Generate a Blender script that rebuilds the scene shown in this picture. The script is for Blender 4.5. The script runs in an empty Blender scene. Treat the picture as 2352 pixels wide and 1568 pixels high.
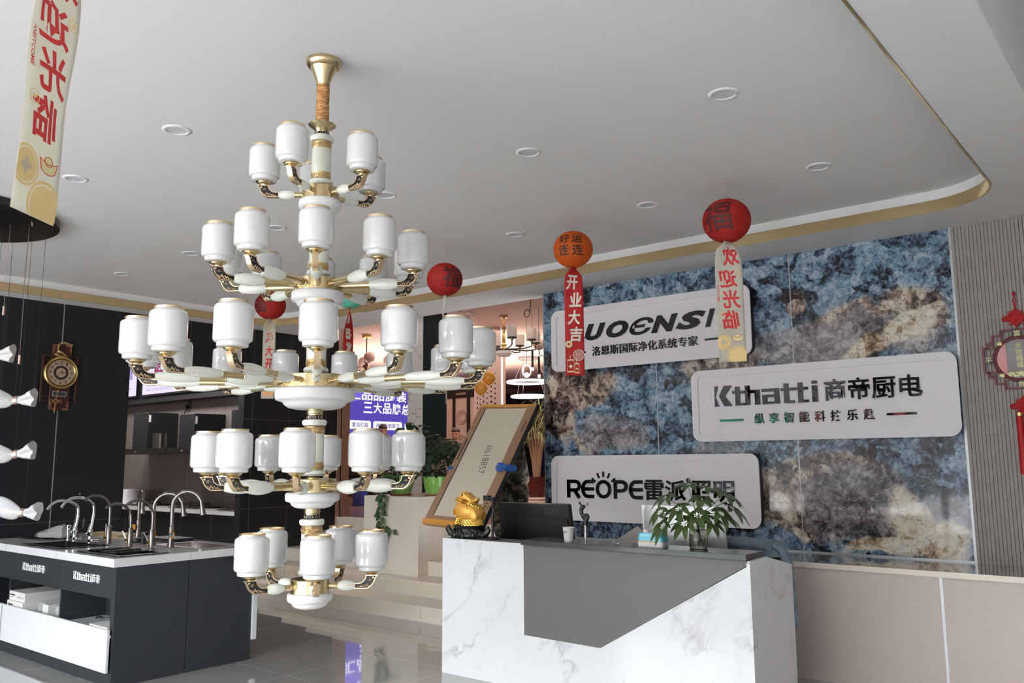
import bpy, bmesh, math, random
from math import sin, cos, pi, radians as R, sqrt, hypot, atan2
from mathutils import Matrix, Vector
random.seed(7)
SC = bpy.context.scene
COL = SC.collection
# ------------------------------------------------------------------ camera
cam_d = bpy.data.cameras.new('camera'); cam = bpy.data.objects.new('camera', cam_d); COL.objects.link(cam)
yaw, pitch, roll = 0.68505, 0.14130, -0.00682
fw = Vector((-sin(yaw)*cos(pitch), cos(yaw)*cos(pitch), sin(pitch)))
r0 = Vector((cos(yaw), sin(yaw), 0)); u0 = r0.cross(fw)
rt = r0*cos(roll)+u0*sin(roll); up = u0*cos(roll)-r0*sin(roll)
cam.matrix_world = Matrix(((rt.x, up.x, -fw.x, 0), (rt.y, up.y, -fw.y, 0), (rt.z, up.z, -fw.z, 1.62), (0, 0, 0, 1)))
cam_d.sensor_width = 36; cam_d.lens = 1935.82/2352*36; cam_d.clip_end = 300
SC.camera = cam
# ------------------------------------------------------------------ light, exposure
SC.view_settings.view_transform = 'Standard'; SC.view_settings.look = 'None'
SC.view_settings.gamma = 1.0; SC.view_settings.use_curve_mapping = False
SC.view_settings.exposure = 0.10
SC.cycles.use_denoising = True
SC.cycles.max_bounces = 10; SC.cycles.diffuse_bounces = 6; SC.cycles.glossy_bounces = 5
SC.cycles.transmission_bounces = 8; SC.cycles.caustics_reflective = False; SC.cycles.caustics_refractive = False
SC.cycles.sample_clamp_indirect = 6.0
W = bpy.data.worlds.new('sky'); SC.world = W; W.use_nodes = True
wn = W.node_tree.nodes; wn['Background'].inputs[0].default_value = (0.93, 0.965, 1.0, 1); wn['Background'].inputs[1].default_value = 21.5
def area(name, loc, size, power, color, rot=(0, 0, 0), portal=False):
    d = bpy.data.lights.new(name, 'AREA'); d.shape = 'RECTANGLE'; d.size, d.size_y = size
    d.energy = power; d.color = color
    if portal: d.cycles.is_portal = True
    o = bpy.data.objects.new(name, d); COL.objects.link(o); o.location = loc; o.rotation_euler = rot
    return o
sun_d = bpy.data.lights.new('sun', 'SUN'); sun_d.energy = 6; sun_d.angle = R(3); sun_d.color = (1, .97, .92)
sun = bpy.data.objects.new('sun', sun_d); COL.objects.link(sun); sun.rotation_euler = (-R(6), -R(40), 0)      # high, along the street
FY = -5.0                                    # shop front, behind the camera
area('window_portal', (-4.3, FY+0.05, 1.78), (10.8, 3.55), 1, (1, 1, 1), (-R(90), 0, 0), True)
area('showroom_cove_light', (-12.0, 13.2, 3.2), (5.5, 5.0), 270, (1.0, 0.78, 0.66), (0, R(180), 0))
area('kitchen_fill_light', (-12.2, 5.9, 3.36), (3.6, .5), 130, (1.0, .93, .9))  # added fill to brighten the dim kitchen bay, no fixture there
area('showroom_ceiling_light', (-9.5, 12.0, 3.85), (4.0, 5.0), 120, (1.0, 0.82, 0.68))
# ------------------------------------------------------------------ helpers
def T(x, y, z): return Matrix.Translation((x, y, z))
def RZ(a): return Matrix.Rotation(a, 4, 'Z')
def RX(a): return Matrix.Rotation(a, 4, 'X')
def RY(a): return Matrix.Rotation(a, 4, 'Y')
def S(x, y, z): return Matrix.Diagonal((x, y, z, 1))
class MB:
    def __init__(s): s.v = []; s.f = []; s.m = []
    def add(s, vs, fs, mat=0, M=None):
        o = len(s.v)
        for p in vs: s.v.append(tuple(M @ Vector(p)) if M else tuple(p))
        for f in fs: s.f.append(tuple(i+o for i in f)); s.m.append(mat)
        return s
    def box(s, x0, x1, y0, y1, z0, z1, mat=0, M=None):
        v = [(x, y, z) for z in (z0, z1) for y in (y0, y1) for x in (x0, x1)]
        return s.add(v, [(0, 2, 3, 1), (4, 5, 7, 6), (0, 1, 5, 4), (2, 6, 7, 3), (0, 4, 6, 2), (1, 3, 7, 5)], mat, M)
    def lathe(s, prof, n=32, mat=0, M=None, cap=True):
        vs = []; fs = []; k = len(prof)
        for i in range(n):
            a = 2*pi*i/n
            for r, z in prof: vs.append((r*cos(a), r*sin(a), z))
        for i in range(n):
            j = (i+1) % n
            for q in range(k-1): fs.append((i*k+q, j*k+q, j*k+q+1, i*k+q+1))
        if cap:
            if prof[0][0] > 1e-6: fs.append(tuple(i*k for i in reversed(range(n))))
            if prof[-1][0] > 1e-6: fs.append(tuple(i*k+k-1 for i in range(n)))
        return s.add(vs, fs, mat, M)
    def cyl(s, r, z0, z1, n=24, mat=0, M=None, r2=None): return s.lathe([(r, z0), (r if r2 is None else r2, z1)], n, mat, M)
    def tube(s, pts, r, n=10, mat=0, M=None, rs=None, flat=1.0):
        pts = [Vector(p) for p in pts]; vs = []; fs = []; k = len(pts)
        t = (pts[1]-pts[0]).normalized(); ref = Vector((0, 0, 1)) if abs(t.z) < .9 else Vector((1, 0, 0))
        a = t.cross(ref).normalized()
        for i, p in enumerate(pts):
            t = (pts[min(i+1, k-1)]-pts[max(i-1, 0)]).normalized()
            a = (a-t*a.dot(t)).normalized(); b = t.cross(a); rr = rs[i] if rs else r
            for q in range(n):
                an = 2*pi*q/n; vs.append(p+a*cos(an)*rr+b*sin(an)*rr*flat)
        for i in range(k-1):
            for q in range(n): fs.append((i*n+q, i*n+(q+1) % n, (i+1)*n+(q+1) % n, (i+1)*n+q))
        fs.append(tuple(reversed(range(n)))); fs.append(tuple(range((k-1)*n, k*n)))
        return s.add(vs, fs, mat, M)
    def prism(s, poly, y0, y1, mat=0, M=None, side=None):     # poly in XZ, counter-clockwise seen from -Y
        n = len(poly); vs = [(x, y0, z) for x, z in poly]+[(x, y1, z) for x, z in poly]
        o = len(s.f)
        s.add(vs, [tuple(range(n)), tuple(range(2*n-1, n-1, -1))], mat, M)
        s.add(vs, [(i, i+n, (i+1) % n+n, (i+1) % n) for i in range(n)], mat if side is None else side, M)
        return s
    def sphere(s, c, r, n=16, m=10, mat=0, M=None):
        rx, ry, rz = (r, r, r) if not hasattr(r, '__len__') else r
        vs = [(c[0], c[1], c[2]-rz)]; fs = []
        for i in range(1, m):
            e = -pi/2+pi*i/m
            for q in range(n):
                a = 2*pi*q/n; vs.append((c[0]+rx*cos(e)*cos(a), c[1]+ry*cos(e)*sin(a), c[2]+rz*sin(e)))
        vs.append((c[0], c[1], c[2]+rz)); L = len(vs)-1
        for q in range(n):
            fs.append((0, 1+(q+1) % n, 1+q)); fs.append((L, 1+(m-2)*n+q, 1+(m-2)*n+(q+1) % n))
            for i in range(m-2): fs.append((1+i*n+q, 1+i*n+(q+1) % n, 1+(i+1)*n+(q+1) % n, 1+(i+1)*n+q))
        return s.add(vs, fs, mat, M)
    def torus(s, R_, r, n=40, m=8, mat=0, M=None, rz=None):
        vs = []; fs = []; rz = rz or r
        for i in range(n):
            a = 2*pi*i/n
            for q in range(m):
                b = 2*pi*q/m; vs.append(((R_+r*cos(b))*cos(a), (R_+r*cos(b))*sin(a), rz*sin(b)))
        for i in range(n):
            for q in range(m): fs.append((i*m+q, ((i+1) % n)*m+q, ((i+1) % n)*m+(q+1) % m, i*m+(q+1) % m))
        return s.add(vs, fs, mat, M)
    def stroke(s, pts, w, y0, y1, mat=0, M=None):              # flat ribbon letter stroke in XZ
        pts = [p for i, p in enumerate(pts) if i == 0 or hypot(p[0]-pts[i-1][0], p[1]-pts[i-1][1]) > 1e-5]
        L = []; Rr = []; n = len(pts)
        for i in range(n):
            p = Vector(pts[i]); a = Vector(pts[max(i-1, 0)]); b = Vector(pts[min(i+1, n-1)])
            if 0 < i < n-1:
                d = ((p-a).normalized()+(b-p).normalized()); d = d.normalized() if d.length > 1e-6 else (b-p).normalized()
                k = 1/max(.5, d.dot((b-p).normalized()))
            else: d = (b-a).normalized(); k = 1
            nn = Vector((-d.y, d.x))*w/2*k
            L.append(p+nn); Rr.append(p-nn)
        poly = [(q.x, q.y) for q in Rr]+[(q.x, q.y) for q in reversed(L)]
        m = len(poly); vs = [(x, y0, z) for x, z in poly]+[(x, y1, z) for x, z in poly]; fs = []
        for i in range(n-1):
            j = 2*n-1-i
            fs.append((i, i+1, j-1, j)); fs.append((i+m, j+m, j-1+m, i+1+m))
        fs += [(i, i+m, (i+1) % m+m, (i+1) % m) for i in range(m)]
        return s.add(vs, fs, mat, M)
    def rings(s, rings, mat=0, M=None, closed=True, caps=True):   # loft through rings of equal count
        vs = [p for r in rings for p in r]; n = len(rings[0]); fs = []
        for i in range(len(rings)-1):
            for q in range(n if closed else n-1): fs.append((i*n+q, i*n+(q+1) % n, (i+1)*n+(q+1) % n, (i+1)*n+q))
        if caps and closed: fs.append(tuple(reversed(range(n)))); fs.append(tuple(range((len(rings)-1)*n, len(rings)*n)))
        return s.add(vs, fs, mat, M)
    def build(s, name, mats, parent=None, smooth=True, angle=35, bevel=0, loc=None):
        me = bpy.data.meshes.new(name); me.from_pydata(s.v, [], s.f)
        for m in (mats if isinstance(mats, (list, tuple)) else [mats]): me.materials.append(m)
        me.polygons.foreach_set('material_index', s.m); me.update()
        if smooth:
            me.polygons.foreach_set('use_smooth', [True]*len(s.f)); me.set_sharp_from_angle(angle=R(angle))
        o = bpy.data.objects.new(name, me); COL.objects.link(o)
        if parent: o.parent = parent
        if loc: o.location = loc
        if bevel:
            b = o.modifiers.new('bevel', 'BEVEL'); b.width = bevel; b.segments = 2; b.limit_method = 'ANGLE'; b.angle_limit = R(40)
        return o
def tag(o, label, cat, group=None, kind=None):
    o['label'] = label; o['category'] = cat
    if group: o['group'] = group
    if kind: o['kind'] = kind
    return o
def thing(name, label, cat, loc=(0, 0, 0), rz=0, group=None):
    o = bpy.data.objects.new(name, None); COL.objects.link(o); o.empty_display_size = .1
    o.location = loc; o.rotation_euler = (0, 0, rz)
    return tag(o, label, cat, group)
def struct(o): o['kind'] = 'structure'; return o
def copy_tree(o, parent=None, loc=None, rz=None, label=None):
    c = o.copy(); COL.objects.link(c)
    if parent: c.parent = parent
    if loc is not None: c.location = loc
    if rz is not None: c.rotation_euler = (0, 0, rz)
    if label: c['label'] = label
    for ch in list(o.children): copy_tree(ch, c)
    return c
def rrect(x0, x1, z0, z1, r, n=8):
    p = []
    for cx, cz, a0 in ((x1-r, z0+r, -90), (x1-r, z1-r, 0), (x0+r, z1-r, 90), (x0+r, z0+r, 180)):
        for i in range(n+1):
            a = R(a0+90*i/n); p.append((cx+r*cos(a), cz+r*sin(a)))
    return p
def arc(cx, cz, rx, rz, a0, a1, n=12): return [(cx+rx*cos(R(a0+(a1-a0)*i/n)), cz+rz*sin(R(a0+(a1-a0)*i/n))) for i in range(n+1)]
_tc = {}
def text(mb, s, x0, x1, z0, z1, y0=0, dep=.004, mat=0, bold=0, shear=0, M=None, keep=False, sub=0, fn=None):
    """letters of s fitted to the rectangle x0..x1, z0..z1 of the XZ plane, front face at y0"""
    key = (s, bold, shear)
    if key not in _tc:
        c = bpy.data.curves.new('t', 'FONT'); c.body = s; c.size = 1; c.resolution_u = 3; c.offset = bold; c.shear = shear
        o = bpy.data.objects.new('t', c); COL.objects.link(o); bpy.context.view_layer.update()
        me = bpy.data.meshes.new_from_object(o.evaluated_get(bpy.context.evaluated_depsgraph_get()))
        bm = bmesh.new(); bm.from_mesh(me)
        bmesh.ops.remove_doubles(bm, verts=bm.verts, dist=1e-5); bm.verts.index_update()
        V = [tuple(v.co) for v in bm.verts]; Fc = [tuple(v.index for v in f.verts) for f in bm.faces]
        E = [tuple(v.index for v in (l.vert, l.link_loop_next.vert)) for e in bm.edges if len(e.link_faces) == 1 for l in e.link_loops]
        bm.free(); bpy.data.meshes.remove(me); bpy.data.objects.remove(o); bpy.data.curves.remove(c)
        _tc[key] = (V, Fc, E)
    V, Fc, E = _tc[key]
    ax, bx = min(v[0] for v in V), max(v[0] for v in V); az, bz = min(v[1] for v in V), max(v[1] for v in V)
    sx, sz = (x1-x0)/(bx-ax), (z1-z0)/(bz-az)
    if keep: sx = sz = min(sx, sz)
    if sub:
        bm = bmesh.new(); vs = [bm.verts.new((x0+(v[0]-ax)*sx, 0, z0+(v[1]-az)*sz)) for v in V]
        for f in Fc:
            try: bm.faces.new([vs[i] for i in f])
            except ValueError: pass
        for _ in range(3):
            ed = [e for e in bm.edges if e.calc_length() > sub]
            if not ed: break
            bmesh.ops.subdivide_edges(bm, edges=ed, cuts=1); bmesh.ops.triangulate(bm, faces=bm.faces[:])
        bm.verts.index_update()
        mb.add([fn(v.co.x, v.co.z) for v in bm.verts], [tuple(v.index for v in f.verts) for f in bm.faces], mat, M); bm.free()
        return
    P = [(x0+(v[0]-ax)*sx, z0+(v[1]-az)*sz) for v in V]; n = len(P)
    vs = [(x, y0, z) for x, z in P]; fs = list(Fc)
    if dep:
        vs += [(x, y0+dep, z) for x, z in P]; fs += [(b, a, a+n, b+n) for a, b in E]
    if fn: vs = [fn(*v) for v in vs]
    mb.add(vs, fs, mat, M)
# ------------------------------------------------------------------ materials
def mat(name, col, rough=.5, metal=0, coat=0, emit=None, es=0, trans=0, ior=1.45, alpha=1, spec=.5, coat_r=.05, sss=0):
    m = bpy.data.materials.new(name); m.use_nodes = True; b = m.node_tree.nodes['Principled BSDF']; I = b.inputs
    I['Base Color'].default_value = (*col, 1); I['Roughness'].default_value = rough; I['Metallic'].default_value = metal
    I['Coat Weight'].default_value = coat; I['Coat Roughness'].default_value = coat_r; I['IOR'].default_value = ior
    I['Transmission Weight'].default_value = trans; I['Alpha'].default_value = alpha; I['Specular IOR Level'].default_value = spec
    if sss: I['Subsurface Weight'].default_value = sss; I['Subsurface Radius'].default_value = (.02, .02, .02)
    if emit: I['Emission Color'].default_value = (*emit, 1); I['Emission Strength'].default_value = es
    return m
def translucent(m, col, f):
    t = m.node_tree; o = t.nodes['Material Output']; b = t.nodes['Principled BSDF']; tr = t.nodes.new('ShaderNodeBsdfTranslucent'); tr.inputs[0].default_value = (*col, 1)
    mx = t.nodes.new('ShaderNodeMixShader'); mx.inputs[0].default_value = f; t.links.new(b.outputs[0], mx.inputs[1]); t.links.new(tr.outputs[0], mx.inputs[2]); t.links.new(mx.outputs[0], o.inputs[0])
class NG:
    def __init__(s, m): s.t = m.node_tree; s.b = s.t.nodes['Principled BSDF']; s.co = s.n('ShaderNodeTexCoord').outputs['Object']
    def n(s, ty, **kw):
        d = s.t.nodes.new(ty)
        for k, v in kw.items(): setattr(d, k, v)
        return d
    def l(s, a, b): s.t.links.new(a, b)
    def val(s, sock, v):
        if hasattr(v, 'links') or hasattr(v, 'is_linked'): s.l(v, sock)
        else: sock.default_value = v
    def noise(s, vec, sc, det=4, ro=.55, dist=0):
        d = s.n('ShaderNodeTexNoise'); s.l(vec, d.inputs['Vector']); d.inputs['Scale'].default_value = sc
        d.inputs['Detail'].default_value = det; d.inputs['Roughness'].default_value = ro; d.inputs['Distortion'].default_value = dist
        return d
    def vor(s, vec, sc, feat='F1', out='Distance'):
        d = s.n('ShaderNodeTexVoronoi', feature=feat); s.l(vec, d.inputs['Vector']); d.inputs['Scale'].default_value = sc
        return d.outputs[out]
    def ramp(s, fac, stops, interp='LINEAR'):
        d = s.n('ShaderNodeValToRGB'); s.l(fac, d.inputs[0]); e = d.color_ramp; e.interpolation = interp
        while len(e.elements) < len(stops): e.elements.new(.5)
        for el, (p, c) in zip(e.elements, stops): el.position = p; el.color = (*c, 1) if len(c) == 3 else c
        return d.outputs[0]
    def mix(s, f, a, b, mode='MIX'):
        d = s.n('ShaderNodeMix', data_type='RGBA', blend_type=mode); s.val(d.inputs[0], f)
        for i, v in ((6, a), (7, b)):
            if isinstance(v, tuple): d.inputs[i].default_value = (*v, 1)
            else: s.l(v, d.inputs[i])
        return d.outputs[2]
    def math(s, op, a, b=0, clamp=False):
        d = s.n('ShaderNodeMath', operation=op, use_clamp=clamp); s.val(d.inputs[0], a); s.val(d.inputs[1], b); return d.outputs[0]
    def map(s, vec, sc=(1, 1, 1), rot=(0, 0, 0), loc=(0, 0, 0)):
        d = s.n('ShaderNodeMapping'); s.l(vec, d.inputs[0]); d.inputs['Scale'].default_value = sc; d.inputs['Rotation'].default_value = rot; d.inputs['Location'].default_value = loc
        return d.outputs[0]
    def warp(s, vec, sc, amt):
        nz = s.noise(vec, sc, 3).outputs['Color']; d = s.n('ShaderNodeVectorMath', operation='SUBTRACT'); s.l(nz, d.inputs[0]); d.inputs[1].default_value = (.5, .5, .5)
        e = s.n('ShaderNodeVectorMath', operation='MULTIPLY_ADD'); s.l(d.outputs[0], e.inputs[0]); e.inputs[1].default_value = (amt,)*3; s.l(vec, e.inputs[2]); return e.outputs[0]
    def col(s, c): s.l(c, s.b.inputs['Base Color'])
    def bump(s, h, st, dist=.01):
        d = s.n('ShaderNodeBump'); d.inputs['Strength'].default_value = st; d.inputs['Distance'].default_value = dist; s.l(h, d.inputs['Height']); s.l(d.outputs[0], s.b.inputs['Normal'])
M_ceil = mat('ceiling_paint', (.755, .745, .74), .8, spec=.2)
M_white = mat('white_paint', (.82, .82, .82), .5)
M_glass = mat('milk_glass', (.68, .685, .685), .08, coat=1.0, coat_r=.02, spec=.5)
M_frost = mat('frosted_glass', (.86, .87, .865), .38, spec=.4)
M_brass = mat('satin_brass', (.56, .45, .26), .24, 1)
g = NG(M_brass); g.l(g.ramp(g.noise(g.map(g.co, (1, 1, 1)), 30, 2).outputs[0], [(.3, (.21,)*3), (.7, (.27,)*3)]), g.b.inputs['Roughness'])
M_gold = mat('champagne_gold', (.74, .56, .36), .28, 1)
M_carve = mat('carved_gold', (.68, .51, .27), .3, 1)
g = NG(M_carve); wv = g.n('ShaderNodeTexWave', wave_type='RINGS'); g.l(g.warp(g.map(g.co, (60, 60, 80)), .8, 1.2), wv.inputs[0]); wv.inputs['Scale'].default_value = .6
g.bump(wv.outputs[1], .6, .004)
M_enamel = mat('black_enamel', (.012, .013, .016), .18)
M_onyx = mat('pale_onyx', (.80, .82, .74), .12, coat=.3, sss=0)
g = NG(M_onyx); v = g.warp(g.map(g.co, (6, 6, 40)), .9, 1.5)
oc = g.ramp(g.noise(v, 1.3, 5).outputs[0], [(.3, (.86, .87, .82)), (.5, (.80, .83, .74)), (.64, (.83, .82, .74)), (.72, (.62, .50, .36)), (.76, (.82, .80, .72))]); g.col(oc)
M_cream = mat('cream_jade', (.80, .80, .69), .2, coat=.3)
M_fabric = mat('bronze_fabric', (.46, .24, .09), .55)
M_goldband = mat('polished_gold_band', (.80, .62, .34), .13, 1)
g = NG(M_goldband); g.l(g.ramp(g.noise(g.map(g.co, (1.2, 1.2, .2)), 1.5, 2).outputs[0], [(.35, (.08,)*3), (.65, (.22,)*3)]), g.b.inputs['Roughness'])
g.bump(g.noise(g.map(g.co, (1, 1, .3)), 1.6, 1).outputs[0], .35, .08)
M_black = mat('matt_charcoal_panel', (.012, .0135, .017), .42, spec=.35)
M_cab = mat('dark_grey_laminate', (.030, .034, .040), .45, spec=.4)
M_groove = mat('panel_groove', (.10, .10, .105), .6)
M_silver = mat('silver_trim', (.36, .37, .39), .42, .7)
M_wlam = mat('white_laminate', (.80, .83, .86), .22, coat=.2)
M_quartz = mat('white_quartz', (.78, .79, .80), .10, coat=.3)
M_beige = mat('beige_stone_tile', (.50, .435, .37), .3, coat=.15)
g = NG(M_beige); g.col(g.ramp(g.noise(g.co, 5, 5).outputs[0], [(.3, (.79, .72, .61)), (.7, (.85, .785, .68))]))
M_bwhite = mat('white_joint', (.72, .70, .68), .5)
M_ledge = mat('polished_ledge_stone', (.30, .27, .24), .05, coat=.6, coat_r=.02)
M_pinkpanel = mat('taupe_wall_panel', (.60, .515, .475), .5)
M_slat = mat('taupe_slats', (.26, .228, .207), .5)
M_slatgap = mat('slat_groove', (.11, .097, .088), .7)
M_floor = mat('polished_grey_tile', (.40, .39, .37), .05, coat=1.0, coat_r=.02, spec=.6)
M_floor.node_tree.nodes['Principled BSDF'].inputs['Coat IOR'].default_value = 2.1
g = NG(M_floor)
nz = g.noise(g.co, 1.6, 6).outputs[0]; base = g.ramp(nz, [(.3, (.44, .435, .42)), (.7, (.50, .49, .475))])
br = g.n('ShaderNodeTexBrick', offset=0); g.l(g.map(g.co, (1, 1, 1), (0, 0, 0), (.25, .35, 0)), br.inputs[0]); br.inputs['Scale'].default_value = 1
br.inputs['Brick Width'].default_value = .9; br.inputs['Row Height'].default_value = .9; br.inputs['Mortar Size'].default_value = .0022; br.inputs['Mortar Smooth'].default_value = 0
g.col(g.mix(br.outputs['Fac'], base, (.62, .60, .57))); g.l(g.math('MULTIPLY_ADD', br.outputs['Fac'], .3), g.b.inputs['Roughness'])
for lk in list(g.t.links):
    if lk.to_socket == g.b.inputs['Roughness']: md = lk.from_node; md.inputs[2].default_value = .055
M_upfloor = mat('polished_brown_tile', (.34, .25, .22), .06, coat=.0)
g = NG(M_upfloor); br = g.n('ShaderNodeTexBrick', offset=0); g.l(g.co, br.inputs[0]); br.inputs['Scale'].default_value = 1; br.inputs['Brick Width'].default_value = .8; br.inputs['Row Height'].default_value = .8; br.inputs['Mortar Size'].default_value = .004
g.col(g.mix(br.outputs['Fac'], (.36, .27, .235), (.55, .45, .40)))
M_marble = mat('white_marble', (.82, .84, .85), .14, coat=.3)
g = NG(M_marble); v = g.warp(g.map(g.map(g.warp(g.co, 2.0, .42), rot=(0, -R(42), 0)), (1.25, 1.25, .5)), 1.3, .4)
f1 = g.math('ABSOLUTE', g.math('SUBTRACT', g.noise(v, .62, 7, .58).outputs[0], .5)); ve = g.ramp(f1, [(0, (.85,)*3), (.005, (.38,)*3), (.018, (0,)*3)])
f2 = g.math('ABSOLUTE', g.math('SUBTRACT', g.noise(g.warp(g.co, 3, .5), 2.6, 6, .65).outputs[0], .5)); v2 = g.ramp(f2, [(0, (.2,)*3), (.008, (0,)*3)])
msk = g.ramp(g.noise(g.map(g.co, loc=(3, 1, 4)), 2.2, 3).outputs[0], [(.45, (.08,)*3), (.66, (.9,)*3)])
vv = g.math('MULTIPLY', g.math('ADD', ve, v2, True), msk, True)
g.col(g.mix(vv, (.79, .81, .825), (.36, .36, .37)))
M_greypanel = mat('grey_laminate', (.148, .141, .139), .38, spec=.4)
M_counter = mat('dark_oak_counter', (.035, .035, .038), .26, coat=.15)
g = NG(M_counter); g.col(g.ramp(g.noise(g.map(g.co, (2, 40, 40)), 2, 4).outputs[0], [(.3, (.028, .028, .031)), (.7, (.055, .053, .056))]))
# blue labradorite-like stone slabs
M_stone = mat('blue_stone_slab', (.2, .25, .3), .22, coat=.34, coat_r=.03, spec=.3)
g = NG(M_stone); co = g.map(g.co, (1, 1, 1))
big = g.warp(co, 1.1, .9); mid = g.warp(co, 3.5, .35); fine = g.warp(co, 9, .12)
cell = g.vor(mid, 9, out='Color'); sep = g.n('ShaderNodeSeparateColor'); g.l(cell, sep.inputs[0]); cv = sep.outputs[0]; cv2 = sep.outputs[1]
nf = g.noise(fine, 24, 6, .68).outputs[0]; nm = g.noise(mid, 5.5, 8, .70).outputs[0]
val = g.math('ADD', g.math('MULTIPLY', nm, .46), g.math('ADD', g.math('MULTIPLY', nf, .36), g.math('ADD', g.math('MULTIPLY', cv, .10), g.math('MULTIPLY', g.noise(g.warp(co, 4, .3), 3.2, 3, .6).outputs[0], .14))))
blue = g.ramp(val, [(.44, (.008, .009, .012)), (.478, (.024, .029, .040)), (.502, (.055, .082, .125)), (.53, (.10, .17, .255)), (.568, (.19, .285, .375)), (.64, (.42, .48, .53))])
warm = g.ramp(val, [(.44, (.012, .007, .006)), (.478, (.05, .031, .026)), (.503, (.12, .09, .085)), (.54, (.22, .155, .115)), (.57, (.42, .33, .25)), (.64, (.62, .56, .49))])
grey = g.ramp(val, [(.38, (.012, .011, .012)), (.45, (.05, .046, .054)), (.50, (.135, .128, .143)), (.57, (.26, .25, .27)), (.66, (.48, .47, .49))])
creamc = g.ramp(val, [(.38, (.05, .025, .015)), (.44, (.26, .16, .08)), (.475, (.47, .38, .27)), (.53, (.62, .56, .45)), (.64, (.72, .68, .60))])
def blobs(lst, sharp=.22, wamt=1.0):
    tot = None
    for x, z, rx, rz, rot in lst:
        q = g.n('ShaderNodeMapping', vector_type='TEXTURE'); g.l(big, q.inputs[0]); q.inputs['Location'].default_value = (x, 7.16, z); q.inputs['Rotation'].default_value = (0, rot, 0); q.inputs['Scale'].default_value = (rx, 4, rz)
        ln = g.n('ShaderNodeVectorMath', operation='LENGTH'); g.l(q.outputs[0], ln.inputs[0])
        w = g.math('MULTIPLY', g.math('SUBTRACT', 1.0, ln.outputs['Value']), 1/sharp, True)
        tot = w if tot is None else g.math('MAXIMUM', tot, w)
    return tot
warmM = blobs([(-2.25, 2.62, .8, .25, -.15), (-1.75, 2.72, .35, .3, 0), (-5.2, 2.25, .28, .55, 0), (-4.85, 2.35, .5, .22, 0), (-3.35, 2.52, .4, .2, 0), (-2.4, 1.35, .75, .35, .2), (-2.9, 1.4, .3, .3, 0), (-4.6, 1.85, .5, .12, 0), (-2.65, 3.0, .12, .12, 0)])
greyM = blobs([(-2.2, 1.28, .55, .3, 0), (-2.7, 2.6, .6, .2, 0), (-1.9, 2.6, .5, .18, .3), (-1.55, 1.15, .3, .2, 0), (-5.0, 2.9, .35, .2, 0), (-4.5, 1.9, .45, .2, 0), (-3.4, 1.55, .4, .22, 0)])
creamM = blobs([(-1.85, 1.12, .3, .27, .6), (-1.6, .95, .26, .16, 0), (-2.1, 2.5, .3, .11, -.2), (-1.72, 2.63, .22, .14, -.3), (-2.85, 1.35, .1, .16, 0), (-5.28, 2.42, .1, .16, 0), (-2.0, .93, .4, .08, 0), (-2.75, 1.12, .12, .06, .4)], .25)
c1 = g.mix(warmM, blue, warm); c1 = g.mix(g.math('MULTIPLY', greyM, .8), c1, grey); c1 = g.mix(creamM, c1, creamc)
crk = g.ramp(g.vor(g.warp(g.warp(co, 5, .22), 22, .05), 5.5, 'DISTANCE_TO_EDGE'), [(0, (1,)*3), (.012, (.4,)*3), (.035, (0,)*3)])
crk2 = g.ramp(g.vor(g.warp(co, 14, .1), 19, 'DISTANCE_TO_EDGE'), [(0, (.8,)*3), (.06, (0,)*3)])
cm = g.ramp(g.noise(co, 3.0, 3).outputs[0], [(.42, (0,)*3), (.6, (1,)*3)])
c1 = g.mix(g.math('MULTIPLY', g.math('MAXIMUM', crk, g.math('MULTIPLY', crk2, cm)), .6), c1, (.012, .011, .014))
g.col(c1)
M_sign = mat('white_sign_board', (.85, .825, .855), .42, spec=.35)
M_signside = mat('sign_shadow_and_strip_black', (.015, .015, .018), .35)  # shadow on the sign sides put in as black; desk edge strip is black
M_mirror = mat('mirror_chrome_lettering', (.030, .031, .032), .045, 1)
g = NG(M_mirror); g.bump(g.noise(g.co, 7, 2, .5, 1.0).outputs[0], .035, .02)
M_gblack = mat('gloss_black_lettering', (.008, .008, .009), .2)
M_chrome = mat('chrome', (.82, .83, .85), .06, 1)
M_gun = mat('brushed_gunmetal', (.20, .19, .18), .3, 1)
M_steel = mat('brushed_steel', (.50, .48, .46), .3, 1)
M_rubber = mat('black_plastic', (.014, .014, .015), .4)
M_satin = mat('black_metal', (.010, .010, .010), .3)
M_red = mat('red_paper', (.47, .025, .020), .6)
M_orange = mat('orange_paper', (.66, .13, .012), .6)
M_teal = mat('turquoise_paper', (.16, .58, .44), .6)
M_redprint = mat('red_print', (.58, .03, .03), .6)
M_bred = mat('red_banner_paper', (.58, .035, .035), .6)
M_bcream = mat('cream_banner_paper', (.78, .755, .66), .65)
for m_, c_ in ((M_bcream, (.88, .87, .80)), (M_bred, (.75, .06, .05)), (M_red, (.6, .04, .03)), (M_orange, (.8, .2, .03)), (M_teal, (.25, .7, .55))): translucent(m_, c_, .42)
M_bwht = mat('banner_white_print', (.80, .76, .68), .65)
M_yell = mat('banner_gold_print', (.78, .58, .26), .65)
M_pale = mat('banner_yellow_print', (.74, .68, .36), .65)
M_ink = mat('black_ink', (.02, .008, .008), .6)
M_inkred = mat('dark_red_ink', (.07, .008, .008), .6)
M_string = mat('thread', (.45, .32, .2), .7)
M_wood = mat('dark_mahogany', (.045, .012, .008), .35)
M_wood2 = mat('red_carved_wood', (.13, .025, .025), .45)
M_copper = mat('copper_fret', (.55, .25, .13), .35, .8)
M_dial = mat('champagne_dial', (.55, .42, .30), .35, .6)
M_agold = mat('antique_gold', (.55, .40, .16), .3, 1)
M_satgold = mat('matt_gold_resin', (.80, .42, .085), .42, .35)
M_brightgold = mat('bright_gold_plate', (.95, .66, .16), .12, 1)
M_leaf = mat('glossy_green_leaf', (.05, .095, .028), .35, spec=.4)
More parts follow.
